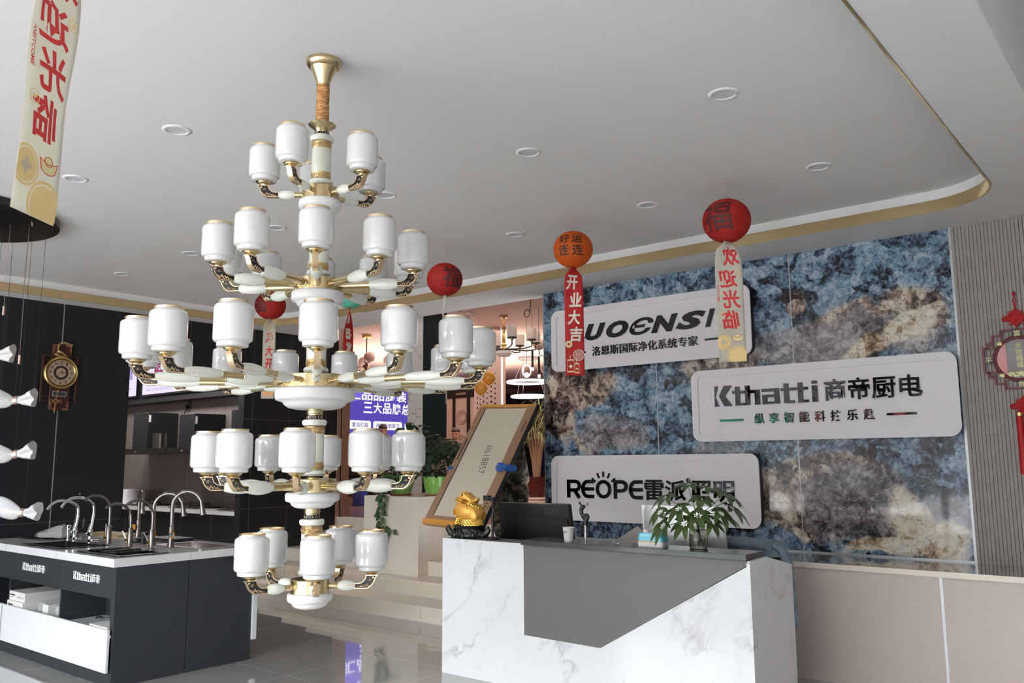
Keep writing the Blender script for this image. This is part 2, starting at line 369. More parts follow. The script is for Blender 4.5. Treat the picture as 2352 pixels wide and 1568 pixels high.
g = NG(M_leaf); g.col(g.ramp(g.noise(g.co, 14, 2).outputs[0], [(.3, (.038, .078, .022)), (.7, (.085, .13, .045))]))
M_leafd = mat('dark_green_leaf', (.020, .048, .022), .4)
M_vine = mat('pothos_leaf', (.030, .085, .022), .35)
M_strap = mat('pale_green_strap_leaf', (.20, .24, .09), .45)
M_stem = mat('green_stem', (.16, .21, .07), .5)
M_bark = mat('tan_bark', (.30, .21, .14), .8)
M_gpot = mat('lime_green_pot', (.20, .42, .075), .3)
M_rpot = mat('dark_red_marbled_pot', (.10, .008, .008), .2)
g = NG(M_rpot); g.col(g.ramp(g.noise(g.co, 60, 3).outputs[0], [(.5, (.045, .006, .006)), (.75, (.25, .03, .02))]))
M_soil = mat('potting_soil', (.05, .035, .025), .9)
M_terra = mat('terracotta_saucer', (.35, .08, .04), .5)
M_clear = mat('smoky_clear_glass', (.80, .80, .74), .03, trans=1, ior=1.45)
M_water = mat('jar_water', (.86, .85, .76), .02, trans=1, ior=1.33)
M_paper = mat('white_paper', (.76, .75, .73), .6)
M_cyan = mat('sky_blue_film', (.10, .50, .66), .25, coat=.2)
M_alu = mat('silver_aluminium', (.64, .64, .64), .36, .55)
M_denim = mat('faded_denim', (.10, .155, .20), .8)
g = NG(M_denim); g.col(g.ramp(g.noise(g.co, 9, 5).outputs[0], [(.3, (.10, .15, .20)), (.7, (.22, .30, .35))]))
M_thread = mat('denim_stitching', (.36, .33, .29), .7)
M_card = mat('brown_cardboard', (.30, .175, .105), .7)
M_tape = mat('amber_parcel_tape', (.62, .29, .045), .35, coat=.3)
M_canvas = mat('linen_canvas_back', (.58, .52, .42), .8)
M_pencil = mat('pencil_mark', (.13, .12, .11), .8)
M_glove = mat('blue_work_glove', (.02, .10, .36), .6)
M_skin = mat('skin', (.42, .24, .17), .5)
M_hair = mat('black_hair', (.012, .011, .011), .5)
M_dark = mat('black_jacket_cloth', (.018, .018, .02), .8)
M_camo = mat('camouflage_cloth', (.1, .1, .07), .85)
g = NG(M_camo); g.col(g.ramp(g.noise(g.warp(g.map(g.co, (1, 1, 1.6)), 5, .3), 8, 2).outputs[0], [(.40, (.018, .017, .014)), (.47, (.06, .075, .04)), (.53, (.16, .12, .08)), (.60, (.22, .19, .14))], 'CONSTANT'))
M_pinkw = mat('blush_wall', (.62, .45, .40), .6)
M_pinkc = mat('blush_ceiling', (.66, .50, .45), .7)
M_tealp = mat('dark_teal_panel', (.008, .028, .034), .4)
M_crackle = mat('cracked_white_marble', (.66, .62, .57), .2, coat=.2)
g = NG(M_crackle); g.col(g.ramp(g.vor(g.warp(g.co, 2, .5), 3.2, 'DISTANCE_TO_EDGE'), [(0, (.30, .22, .16)), (.012, (.55, .48, .42)), (.03, (.68, .64, .59))]))
M_led = mat('purple_screen', (.02, .02, .05), .4, emit=(.085, .062, .42), es=1.0)
M_led2 = mat('lilac_screen', (.02, .02, .05), .4, emit=(.17, .13, .72), es=1.0)
M_ledw = mat('white_screen_print', (.1, .1, .1), .4, emit=(.86, .84, 1.0), es=1.15)
M_ledt = mat('navy_screen_print', (.01, .01, .05), .4, emit=(.05, .04, .20), es=1.0)
M_tv = mat('lavender_display', (.05, .05, .08), .3, emit=(.70, .66, .98), es=1.05)
M_tvred = mat('maroon_display_text', (.05, .01, .02), .3, emit=(.22, .01, .05), es=1.0)
M_tvgrey = mat('violet_display_text', (.05, .05, .08), .3, emit=(.34, .28, .58), es=1.0)
M_glow = mat('lit_lamp', (.9, .9, .9), .4, emit=(1, .93, .88), es=6.0)
M_glow2 = mat('lit_ring_lamp', (.9, .9, .9), .4, emit=(1, .95, .92), es=1.25)
M_globe = mat('smoked_pink_globe', (.50, .36, .32), .2)
M_shade = mat('linen_drum_shade', (.58, .50, .46), .6)
M_balloon = mat('gold_balloon', (.78, .38, .055), .28)
M_street = mat('street_paving', (.52, .51, .50), .8)
M_fac = mat('street_facade', (.13, .115, .105), .8)
M_facw = mat('dark_shop_glass', (.04, .05, .06), .1)
M_sgreen = mat('green_shop_sign', (.05, .45, .30), .5)
M_sred = mat('red_shop_sign', (.55, .05, .03), .5)
M_plastic = mat('clear_plastic_bag', (.75, .76, .78), .15, alpha=.35)
M_denimb = mat('black_mesh_chair', (.012, .012, .013), .6)
M_amber = mat('amber_tape_tag', (.65, .28, .02), .5)
M_ceram = mat('glossy_candy_glass', (.60, .61, .62), .12, coat=.5, alpha=1)
g = NG(M_ceram); g.bump(g.noise(g.co, 45, 3).outputs[0], .25, .004)
M_rose = mat('rose_gold_band', (.55, .40, .34), .3, .8)
M_lens = mat('downlight_diffuser', (.58, .58, .62), .5)
M_lcd = mat('clock_lcd', (.045, .05, .045), .3)
M_bluebot = mat('blue_plastic', (.03, .06, .30), .2)
M_pinkgl = mat('pink_printed_glass', (.50, .16, .16), .15, coat=.4)
M_dglass = mat('dark_printed_glass', (.10, .085, .085), .1, coat=.5)
M_cord = mat('red_knot_cord', (.42, .006, .010), .55)
# ================================================================== the setting
from mathutils.geometry import tessellate_polygon
CZ, SZ = 3.57, 3.41                          # ceiling inside the tray, soffit round it
XL, XR, YB = -9.82, 1.5, 7.16
struct(MB().box(-14.6, XR, FY, 8.0, -.1, 0).build('floor', M_floor, smooth=False))
def loop(x0, x1, y0, y1, r, n=10):
    return [(x, y) for x, y in rrect(x0, x1, y0, y1, r, n)]
def tray(x0, x1, y1, r, n=10):
    return [(x1, FY)]+[(x1-r+r*cos(R(90*i/n)), y1-r+r*sin(R(90*i/n))) for i in range(n+1)]+[(x0+r-r*sin(R(90*i/n)), y1-r+r*cos(R(90*i/n))) for i in range(n+1)]+[(x0, FY)]
inn = tray(-9.50, -.935, 6.60, .5); n = len(inn)
struct(MB().box(-9.6, -.85, FY-.1, 6.7, CZ, CZ+.06).build('ceiling', M_ceil, smooth=False))
poly = inn+[(XL-.1, FY), (XL-.1, 7.3), (-.556, 7.3), (-.556, FY)]
mb = MB(); mb.add([(x, y, SZ) for x, y in poly], [tuple(t) for t in tessellate_polygon([[Vector((x, y, 0)) for x, y in poly]])])
mb.add([(x, y, SZ) for x, y in inn]+[(x, y, CZ) for x, y in inn], [(i, i+1, i+1+n, i+n) for i in range(n-1)])
mb.box(-.556, -.54, FY, 7.16, SZ, 4.9).box(-.556, XR, FY, 7.3, 4.85, 4.9)
mb.box(XL-.1, XR, 7.2, 7.3, SZ+.001, 4.95)
struct(mb.build('ceiling_soffit', M_ceil, smooth=False))
i2 = tray(-9.488, -.947, 6.588, .488)
mb = MB(); z0, z1 = SZ-.004, SZ+.085
mb.add([(x, y, z) for z in (z0, z1) for x, y in inn]+[(x, y, z) for z in (z0, z1) for x, y in i2],
       [f for i in range(n-1) for j in [i+1] for f in ((i+2*n, j+2*n, j+3*n, i+3*n), (i, j, j+2*n, i+2*n), (i+n, i+3*n, j+3*n, j+n))])
struct(mb.build('trim_1', M_goldband, angle=50))
# left wall of charcoal panels with the opening into the kitchen bay
def bpanels(y0, y1, z0, z1, vs, hs, mb):
    mb.box(XL-.13, XL, y0, y1, z0, z1)
    for y, w, k in vs: mb.box(XL-.001, XL+.0015, y-w/2, y+w/2, z0, z1, k)
    for z in hs: mb.box(XL-.001, XL+.001, y0, y1, z-.003, z+.003, 1)
mb = MB(); bpanels(FY, 4.84, 0, SZ, [(4.05, .012, 2), (2.83, .005, 1), (1.6, .012, 2), (3.45, .003, 1)], [1.0], mb)
bpanels(4.84, 6.40, 2.84, SZ, [(5.6, .004, 1)], [], mb)
bpanels(6.40, 7.96, 0, SZ, [(6.53, .006, 1), (7.12, .005, 1), (7.75, .004, 1)], [1.03, 2.2], mb)
struct(mb.build('wall_left', [M_black, M_groove, M_silver], smooth=False))
# kitchen bay shell
M_kwall = mat('kitchen_wall_panel', (.17, .145, .135), .3, coat=.2)
mb = MB().box(-14.6, XL-.13, 7.05, 7.15, 0, SZ)
for x in (-13.6, -12.35, -11.3, -10.35): mb.box(x-.003, x+.003, 7.048, 7.05, .98, 2.6, 1)
mb.box(-14.6, XL-.13, 7.03, 7.05, 2.62, SZ, 2).box(-14.6, XL-.13, 6.85, 7.05, 2.6, 2.66, 2)
mb.box(-14.7, -14.6, 4.7, 7.15, 0, SZ).box(-14.6, XL-.13, 4.7, 4.84, 0, SZ)
struct(mb.build('wall_kitchen', [M_kwall, M_groove, M_black], smooth=False))
struct(MB().box(-14.7, XL-.13, 4.7, 7.15, SZ, SZ+.06).build('ceiling_kitchen', M_black, smooth=False))
# bench wall, ledge, stone wall, slats
mb = MB().box(-5.42, XR, 6.49, 7.16, 0, .815)
for x in (-1.505, -.25): mb.box(x-.009, x+.009, 6.4885, 6.49, .0, .815, 1)
struct(mb.build('wall_back_bench', [M_pinkpanel, M_silver], smooth=False))
struct(MB().box(-5.43, XR, 6.47, 7.17, .815, .85).box(-5.43, XR, 6.468, 6.47, .812, .851, 1).build('trim_2', [M_ledge, M_beige], smooth=False))
struct(MB().box(-5.407, -1.41, YB, 7.30, .85, SZ).build('wall_back', M_stone, smooth=False))
mb = MB()
for x in (-4.05, -2.70): mb.box(x-.004, x+.004, YB-.002, YB+.001, .85, SZ)
mb.box(-5.407, -1.41, YB-.004, YB, .85, .862).box(-1.416, -1.398, YB-.014, YB+.02, .85, SZ).box(-5.413, -5.403, YB-.004, 7.31, .85, SZ)
struct(mb.build('trim_3', M_silver, smooth=False))
mb = MB().box(-1.40, XR, 7.152, 7.30, .85, 4.9, 1)
x = -1.396
while x < .35: mb.box(x, x+.0222, 7.136, 7.153, .85, SZ if x < -.556 else 4.85); x += .0257
struct(mb.build('wall_back_slats', [M_slat, M_slatgap], smooth=False))
struct(MB().box(XR, XR+.1, FY, 7.3, 0, 5.0).build('wall_right', M_white, smooth=False))
# shop front behind the camera: piers, header, glazed bays
mb = MB().box(-9.95, -9.55, FY-.15, FY, 0, SZ).box(.95, XR, FY-.15, FY, 0, 5.0).box(-9.55, .95, FY-.15, FY, 3.56, 3.7).box(-9.95, XR, FY-.15, FY, 3.6, 5.0)
struct(mb.build('wall_front', M_white, smooth=False))
for k, (a, b) in enumerate(((-9.55, -6.95), (-6.95, -4.3), (-4.3, -1.65), (-1.65, .95))):
    mb = MB()
    for x in (a, (a+b)/2-.03, b-.06): mb.box(x, x+.06, FY-.1, FY-.02, 0, 3.56)
    mb.box(a, b, FY-.1, FY-.02, 0, .08).box(a, b, FY-.1, FY-.02, 2.45, 2.51)
    struct(mb.build('window_%d' % (k+1), M_cab, smooth=False))
# stairs and raised showroom floor
mb = MB(); zp = 0
for y, z in ((6.32, .16), (6.74, .325), (7.10, .49), (7.50, .67), (8.0, .85)):
    mb.box(XL, -5.43, y, 8.05, zp, z-.035).box(XL, -5.43, y-.012, 8.05, z-.035, z)
    mb.box(XL, -5.43, y-.004, y, zp, zp+.009, 1); zp = z
    for x in ((-9.0, -8.1, -6.4) if zp < .2 else (-9.3, -8.6, -7.7, -6.0)): mb.box(x, x+.003, y-.001, y, zp-.12, zp-.035, 2)
struct(mb.build('stairs', [M_beige, M_bwhite, M_slatgap], smooth=False))
struct(MB().box(-17.1, XR, 8.05, 22.1, .70, .85).build('floor_showroom', M_upfloor, smooth=False))
mb = MB().box(-17.1, -17.0, 7.96, 22.1, .85, 3.9).box(-17.1, XR, 22, 22.1, .85, 3.9).box(XR, XR+.1, 7.3, 22.1, .85, 3.9).box(-17.1, XL, 7.96, 8.05, 0, 3.9)
struct(mb.build('wall_showroom', M_pinkw, smooth=False))
struct(MB().box(-17.1, XR+.1, 7.25, 22.1, 3.9, 4.0).build('ceiling_showroom', M_pinkc, smooth=False))
# pillar with cracked marble front and teal side
mb = MB().box(-8.59, -8.31, 8.2, 8.68, .85, 3.9).box(-8.31, -8.30, 8.215, 8.675, .85, 3.9, 1).box(-8.316, -8.304, 8.197, 8.212, .85, 3.9, 2)
struct(mb.build('pillar', [M_crackle, M_tealp, M_white], smooth=False))
mb = MB().box(-9.90, -9.72, 7.965, 8.06, .85, 3.0).box(-9.74, -9.70, 7.965, 8.1, .85, 3.4)
struct(mb.build('door_1', mat('brown_door_frame', (.25, .13, .09), .4), smooth=False))
# street outside
struct(MB().box(-60, 50, -60, FY-.15, -.3, -.1).build('street_ground', M_street, smooth=False))
mb = MB().box(-60, 50, -38, -30, -.1, 7.4)
for i in range(18):
    x = -58+6*i; mb.box(x, x+4.8, -30.05, -29.98, .2, 2.9, 1).box(x+.3, x+2.2, -30.05, -29.98, 4.1, 5.0, 1).box(x+2.8, x+4.6, -30.05, -29.98, 4.1, 5.0, 1)
    mb.box(x-.2, x+5.0, -30.15, -29.95, 3.0, 3.9, 2+(i % 3))
struct(mb.build('street_buildings', [M_fac, M_facw, M_sgreen, M_sred, M_white], smooth=False))
struct(MB().box(-18, 2.2, FY-.3, 23, 5.0, 5.2).build('sun_block_roof', M_fac, smooth=False))  # unseen slab added to stop sun leaking through the ceiling gaps
# ================================================================== the great chandelier
CX, CY = -3.175, 2.442
ch = thing('chandelier', 'huge five tier brass chandelier with white milk glass shades hanging from the ceiling', 'chandelier', (CX, CY, 0))
def lathe(name, prof, m, parent=ch, n=40, label=None, angle=35):
    o = MB().lathe(prof, n).build(name, m, parent, angle=angle)
    if label: o['label'] = label
    return o
lathe('ceiling_canopy', [(.0, 3.57), (.084, 3.57), (.086, 3.562), (.083, 3.545), (.070, 3.532), (.064, 3.53), (.060, 3.52), (.045, 3.49), (.033, 3.455), (.028, 3.44), (0, 3.44)], M_brass)
vs = []; k = 90
mb = MB(); rg = []
for i in range(k+1):
    z = 3.445-(3.445-3.25)*i/k; ph = 1.7*sin(i*.9)
    rg.append([((.0285+.0045*sin(i*1.25+1.5*sin(2*a+i*.21)+ph))*cos(a), (.0285+.0045*sin(i*1.25+1.5*sin(2*a+i*.21)+ph))*sin(a), z+.003*sin(3*a+i)) for a in [2*pi*q/28 for q in range(28)]])
mb.rings(rg).build('fabric_sleeve', M_fabric, ch, angle=80)
lathe('bobeche', [(.028, 3.258), (.030, 3.25), (.045, 3.246), (.064, 3.242), (.066, 3.238), (.062, 3.233), (.045, 3.222), (.033, 3.208), (.030, 3.200), (0, 3.2)], M_brass)
def post(zt, brass=True, zb=None):
    z = zt
    if brass:
        lathe('post_collar', [(.036, z+.002), (.037, z-.02), (.034, z-.022), (.034, z-.028)], M_brass); z -= .028
    else: z += .0
    mb = MB().lathe([(.033, z), (.034, z-.003), (.034, z-.016), (.033, z-.019)], 32)
    for i in range(9): mb.torus(.006, .0009, 12, 5, 1, RZ(2*pi*i/9) @ T(.0342, 0, z-.0095) @ RY(pi/2))
    mb.build('enamel_band', [M_enamel, M_gold], ch); z -= .019
    lathe('onyx_ring', [(.036, z), (.050, z-.001), (.056, z-.007), (.056, z-.018), (.051, z-.028), (.040, z-.030)], M_onyx); z -= .030
    h = z-zb
    for a, b in ((0, .036), (h-.075, h-.040)):
        mb = MB().lathe([(.0445, z-a), (.0465, z-a-.002), (.0465, z-a-.006), (.045, z-a-.007), (.045, z-b+.007), (.0465, z-b+.006), (.0465, z-b+.002), (.0445, z-b)], 40)
        for i in range(8):
            M = RZ(2*pi*i/8) @ T(.0455, 0, z-(a+b)/2) @ RY(pi/2)
            mb.torus(.0085, .0014, 14, 6, 0, M); mb.torus(.0042, .0012, 10, 6, 0, M)
            mb.tube([(.0462*cos(q), .0462*sin(q), z-(a+b)/2+.007*sin(3*(q-2*pi*i/8)*2.7)) for q in [2*pi*i/8+.18+.42*j/8 for j in range(9)]], .0013, 5)
        mb.build('carved_collar', M_carve, ch)
    lathe('jade_cylinder', [(.0445, z-.036), (.0455, z-.038), (.0455, z-h+.077), (.0445, z-h+.075)], M_cream)
    lathe('onyx_ring', [(.040, zb+.040), (.052, zb+.038), (.057, zb+.030), (.057, zb+.022), (.050, zb+.014), (.038, zb+.012)], M_onyx)
    lathe('neck', [(.030, zb+.013), (.024, zb+.009), (.030, zb+.004), (.030, zb)], M_brass)
# (axis height, hub radius, bowl radius, bowl depth, arm length, count, phase, tube radius, bead radius)
TIERS = [(2.889, .087, .100, .072, .269, 5, 77.6, .013, .023), (2.444, .105, .122, .080, .457, 10, -3.35, .017, .029), (1.987, .165, .182, .093, .769, 15, 10.8, .0135, .0225),
         (1.516, .105, .122, .070, .457, 10, 26.2, .017, .030), (1.074, .087, .100, .066, .273, 5, 40.2, .013, .0235)]
def bead(x0, x1, r): 
    L = x1-x0; return [(r*(.62+.38*sin(pi*t)**.8), x0+L*t) for t in [i/14 for i in range(15)]]
EL = [(-.075, -.058), (.0, -.058)]+[(.030*1.0*t+.0*(1-t)+.004*sin(pi*t), -.058+.058*t**1.15) for t in (.2, .4, .6, .8, 1)]
ELO = [(-.075, -.059), (-.030, -.060), (-.012, -.058), (.002, -.047), (.014, -.030), (.020, -.014), (.031, 0), (-.024, 0), (-.024, -.006), (-.029, -.020), (-.040, -.030), (-.050, -.034), (-.075, -.035)]
def inset(poly, d):
    n = len(poly); res = []
    for i in range(n):
        a, b, c = Vector(poly[i-1]), Vector(poly[i]), Vector(poly[(i+1) % n])
        n1 = Vector((-(b-a).y, (b-a).x)).normalized(); n2 = Vector((-(c-b).y, (c-b).x)).normalized()
        m = (n1+n2); m = m.normalized()/max(.5, m.normalized().dot(n1)); q = b+m*d; res.append((q.x, q.y))
    return res
def elbow_mesh():
    mb = MB(); w = .012; ins = inset(ELO, .0035); n = len(ELO)
    for sg in (-1, 1):
        vs = [(x, sg*w, z) for x, z in ELO]+[(x, sg*w, z) for x, z in ins]+[(x, sg*(w-.0022), z) for x, z in ins]
        fl = [(i, (i+1) % n, (i+1) % n+n, i+n) for i in range(n)]+[(i+n, (i+1) % n+n, (i+1) % n+2*n, i+2*n) for i in range(n)]
        mb.add(vs, fl if sg < 0 else [tuple(reversed(f)) for f in fl], 0)
        bk = tuple(range(2*n, 3*n)); mb.add(vs, [bk if sg < 0 else tuple(reversed(bk))], 1)
        y = sg*(w-.0016)
        mb.sphere((.010, y, -.011), (.0048, .001, .0048), 12, 6)
        for cx_, cz_ in ((-.006, -.017), (-.0015, -.0195)): mb.tube([(cx_+.0028*cos(a), y, cz_+.0024*sin(a)) for a in [i*.7 for i in range(8)]], .0006, 4)
        mb.tube([(-.018, y, -.0235), (-.010, y, -.0225), (.000, y, -.0225), (.010, y, -.0215)], .0006, 4)
        mb.tube([(-.008, y, -.0260), (.002, y, -.0255)], .0006, 4)
        mt = [(-.060, -.054), (-.054, -.050), (-.050, -.0525), (-.043, -.044), (-.038, -.051), (-.032, -.041), (-.026, -.049), (-.018, -.036), (-.010, -.049), (-.003, -.040), (.002, -.046)]
        for (x0, z0), (x1, z1) in zip(mt, mt[1:]): mb.tube([(x0, y, z0), (x1, y, z1)], .0011, 4)
        mb.tube([(-.030, y, -.0545), (-.018, y, -.043), (-.008, y, -.054)], .0016, 4); mb.tube([(-.050, y, -.0555), (-.043, y, -.048), (-.034, y, -.0555)], .0013, 4)
    mb.add([(x, y, z) for y in (-w, w) for x, z in ELO], [(i, i+n, (i+1) % n+n, (i+1) % n) for i in range(n)], 0)
    return mb
EMB = elbow_mesh()
shade_prof = [(.034, .018), (.050, .019), (.0575, .022), (.059, .027), (.0585, .034), (.060, .038), (.067, .040), (.0715, .045), (.0735, .053), (.0735, .165), (.0715, .175), (.066, .181), (.0585, .184), (.055, .187), (.0545, .191), (.0, .191)]
cup_prof = [(.0, -.001), (.016, -.001), (.017, .003), (.022, .005), (.025, .009), (.031, .011), (.033, .015), (.039, .018), (.039, .021), (.03, .022)]
first_shade = [None]
for ti, (za, hr, br, bd, rl, N, ph, tr, bR) in enumerate(TIERS):
    lathe('hub', [(0, za+.032), (hr-.004, za+.032), (hr, za+.029), (hr, za-.028), (hr-.004, za-.031), (0, za-.031)], M_brass, n=56)
    zb = za-.030
    lathe('glass_bowl', [(br-.012, zb+.002), (br-.003, zb-.002), (br, zb-.010), (br, zb-bd*.42), (br-.005, zb-bd*.55), (br-.018, zb-bd*.60), (br*.80, zb-bd*.66), (br*.77, zb-bd*.78), (br*.66, zb-bd*.93), (br*.5, zb-bd), (0, zb-bd)], M_frost, n=56, angle=50)
    arm0 = None
    for i in range(N):
        a = R(ph+360*i/N)
        if arm0 is None:
            MX = RY(pi/2)
            segs = [(hr-.006, rl-.16)] if N != 15 else [(hr-.006, .262), (.396, .522)]
            tb = MB()
            if N == 5: bds = [(rl-.148, rl-.073)]; tub = [(hr-.004, rl-.142)]
            elif N == 10: bds = [(rl-.207, rl-.073)]; tub = [(hr-.004, rl-.200)]
            else: bds = [(.256, .404), (.514, rl-.073)]; tub = [(hr-.004, .262), (.398, .520)]
            arm0 = None
            for q0, q1 in tub:
                tb = MB().lathe([(tr, q0), (tr, q1)], 18, 0, MX); tb.lathe([(tr, q1-.012), (tr*1.1, q1-.011), (tr*1.1, q1-.004), (tr, q1-.003)], 18, 0, MX, False)
                tb.lathe([(tr, q0+.006), (tr*1.12, q0+.006), (tr*1.12, q0+.010), (tr, q0+.011)], 18, 0, MX, False)
                if arm0 is None: arm0 = tb.build('lamp_arm', M_brass, ch, loc=(0, 0, za)); arm0.rotation_euler = (0, 0, a)
                else: tb.build('outer_tube', M_brass, arm0)
            for q0, q1 in bds: MB().lathe(bead(q0, q1, bR), 22, 0, MX).build('onyx_sleeve', M_onyx, arm0, angle=60)
            e = MB(); e.v = [(x+rl, y, z+.046) for x, y, z in EMB.v]; e.f = EMB.f; e.m = EMB.m
            e.build('enamel_elbow', [M_gold, M_enamel], arm0)
            arm = arm0
        else:
            arm = copy_tree(arm0, ch, rz=a)
        p = (rl*cos(a), rl*sin(a), za+.046)
        if first_shade[0] is None:
            sh = MB().lathe(shade_prof, 40).build('lamp_shade', M_glass, ch, loc=p, angle=50); first_shade[0] = sh
            MB().lathe([(.0545, .190), (.0565, .191), (.0565, .1975), (.0545, .1985), (.0525, .1975), (.0525, .191)], 40, cap=False).build('rim_ring', M_gold, sh)
            MB().lathe(cup_prof, 32).build('socket_cup', M_brass, sh)
        else:
            sh = copy_tree(first_shade[0], ch, loc=p, rz=a)
post(3.200, False, 2.921)
for k in range(4): post(TIERS[k][0]-.030-TIERS[k][3], True, TIERS[k+1][0]+.032)
zb = TIERS[4][0]-.030-TIERS[4][3]
lathe('finial', [(.010, zb+.004), (.010, zb-.006), (.008, zb-.008), (0, zb-.008)], M_brass)
# ------------------------------------------------------------------ downlights
t0 = None
rows = [(2.43, 'nearest row', [(-5.86, 'left of two'), (-4.53, 'right of two')]),
        (4.06, 'middle row', [(-8.52, 'first from the left'), (-7.19, 'second from the left'), (-5.85, 'third from the left'), (-4.51, 'fourth from the left'), (-3.17, 'fifth from the left'), (-1.835, 'rightmost')]),
        (5.53, 'row along the back gold band', [(-8.47, 'first from the left'), (-7.15, 'second from the left'), (-5.82, 'third from the left'), (-4.475, 'fourth from the left'), (-3.16, 'fifth from the left'), (-1.845, 'rightmost')])]
for y, rn, xs in rows:
    for x, wn_ in xs:
        lb = 'round white recessed downlight, %s in the %s' % (wn_, rn)
        if t0 is None:
            t0 = thing('downlight', lb, 'ceiling light', (x, y, CZ), 0, 'recessed ceiling downlights')
            MB().lathe([(.0, -.001), (.058, -.001), (.058, -.005), (.062, -.009), (.080, -.005), (.082, 0), (.080, .002), (0, .002)], 36, cap=False).build('trim_ring', M_white, t0, angle=60)
            MB().lathe([(.0, -.0035), (.0575, -.0025)], 36, cap=False).build('diffuser', M_lens, t0)
        else: copy_tree(t0, None, (x, y, CZ), 0, lb)
# ------------------------------------------------------------------ lanterns with banners
def lantern_globe(r, m, parent, nm=M_red):
    prof = []; nr = 22
    for i in range(nr*4+1):
        e = -R(74)+R(148)*i/(nr*4); rr = r*(1+.016*abs(sin(i*pi/4))-.006)
        prof.append((rr*cos(e), rr*.93*sin(e)))
    o = MB().lathe(prof, 48).build('paper_globe', m, parent, angle=30); return o
def on_globe(r, az0):
    def fn(x, z):
        e = z/(r*.93); e = max(-1.2, min(1.2, e)); a = az0+x/(r*max(.35, cos(e))*.98)
        rr = r*1.018
        return (rr*cos(e)*cos(a), rr*cos(e)*sin(a), rr*.93*sin(e))
    return fn
def banner(parent, W, L, m, tw=0, top=-.165, mirror=False, yaw=0, curl=.02, pinch=.35):
    mb = MB(); n = 40; w = 8; vs = []
    def P(u, t):                                   # u -1..1, t 0..1 -> point
        s = min(1, t/.09); wd = (pinch+(1-pinch)*(s*s*(3-2*s)))*W/2
        a = yaw+tw*(1-min(1, t/.5))**2*1.0
        x = u*wd; y = curl*sin(t*5.0)*(.5+.5*t)+.012*sin(u*2+t*9)*(1-t)
        return Vector((x*cos(a)-y*sin(a), x*sin(a)+y*cos(a), top-L*t))
    for i in range(n+1):
        for j in range(w+1): vs.append(P(-1+2*j/w, i/n))
    fs = [(i*(w+1)+j, i*(w+1)+j+1, (i+1)*(w+1)+j+1, (i+1)*(w+1)+j) for i in range(n) for j in range(w)]
    o = MB().add(vs, fs).build('banner', m, parent, angle=180)
    sd = o.modifiers.new('paper', 'SOLIDIFY'); sd.thickness = .0008; sd.offset = 0
    view = -Vector((parent.location.x, parent.location.y, 0))
    def fn(side):                                  # flat (x, z) with x in -W/2..W/2, z 0..-L -> just off the sheet, on the side seen
        def f(x, z):
            t = -z/L; u = max(-1, min(1, x/(W/2))); e = 1e-3
            q = P(u, t); nn = (P(u+e, t)-q).cross(P(u, t+e)-q).normalized()
            if nn.dot(view) < 0: nn = -nn
            return q+nn*.0018
        return f
    return o, fn('front')
def ring2(mb, cx, cz, r1, r2, f, mt, xmin=-9, xmax=9, zmin=-9, n=40):
    c = lambda x, z: f(max(xmin, min(xmax, x)), max(zmin, z))
    P = [c(cx+r1*cos(2*pi*i/n), cz+r1*sin(2*pi*i/n)) for i in range(n)]; Q = [c(cx+r2*cos(2*pi*i/n), cz+r2*sin(2*pi*i/n)) for i in range(n)]
    mb.add(P+Q, [(i, (i+1) % n, (i+1) % n+n, i+n) for i in range(n)], mt)
def diamond(mb, cx, cz, r, f, mt):
    pts = []
    for i in range(4):
        a = pi/2*i; b = a+pi/4; pts.append(f(cx+r*cos(a), cz+r*sin(a))); pts.append(f(cx+r*.52*cos(b), cz+r*.52*sin(b)))
    mb.add(pts, [tuple(range(8))], mt)
def ingot(mb, cx, cz, s, f, mt, ml):
    b = [(-1, .25), (-.75, -.55), (-.3, -.75), (.3, -.75), (.75, -.55), (1, .25), (.4, .05), (0, 0), (-.4, .05)]
    mb.add([f(cx+x*s, cz+z*s) for x, z in b], [tuple(range(len(b)))], mt)
    mb.add([f(cx+.45*s*cos(a), cz+.2*s+.35*s*sin(a)) for a in [2*pi*i/16 for i in range(16)]], [tuple(range(16))], mt)
    o = b+[b[0]]
    for (x0, z0), (x1, z1) in zip(o, o[1:]): mb.tube([f(cx+x0*s, cz+z0*s), f(cx+x1*s, cz+z1*s)], .0012, 4, ml)
    mb.tube([f(cx+.45*s*cos(a), cz+.2*s+.35*s*sin(a)) for a in [2*pi*i/16 for i in range(17)]], .0012, 4, ml)
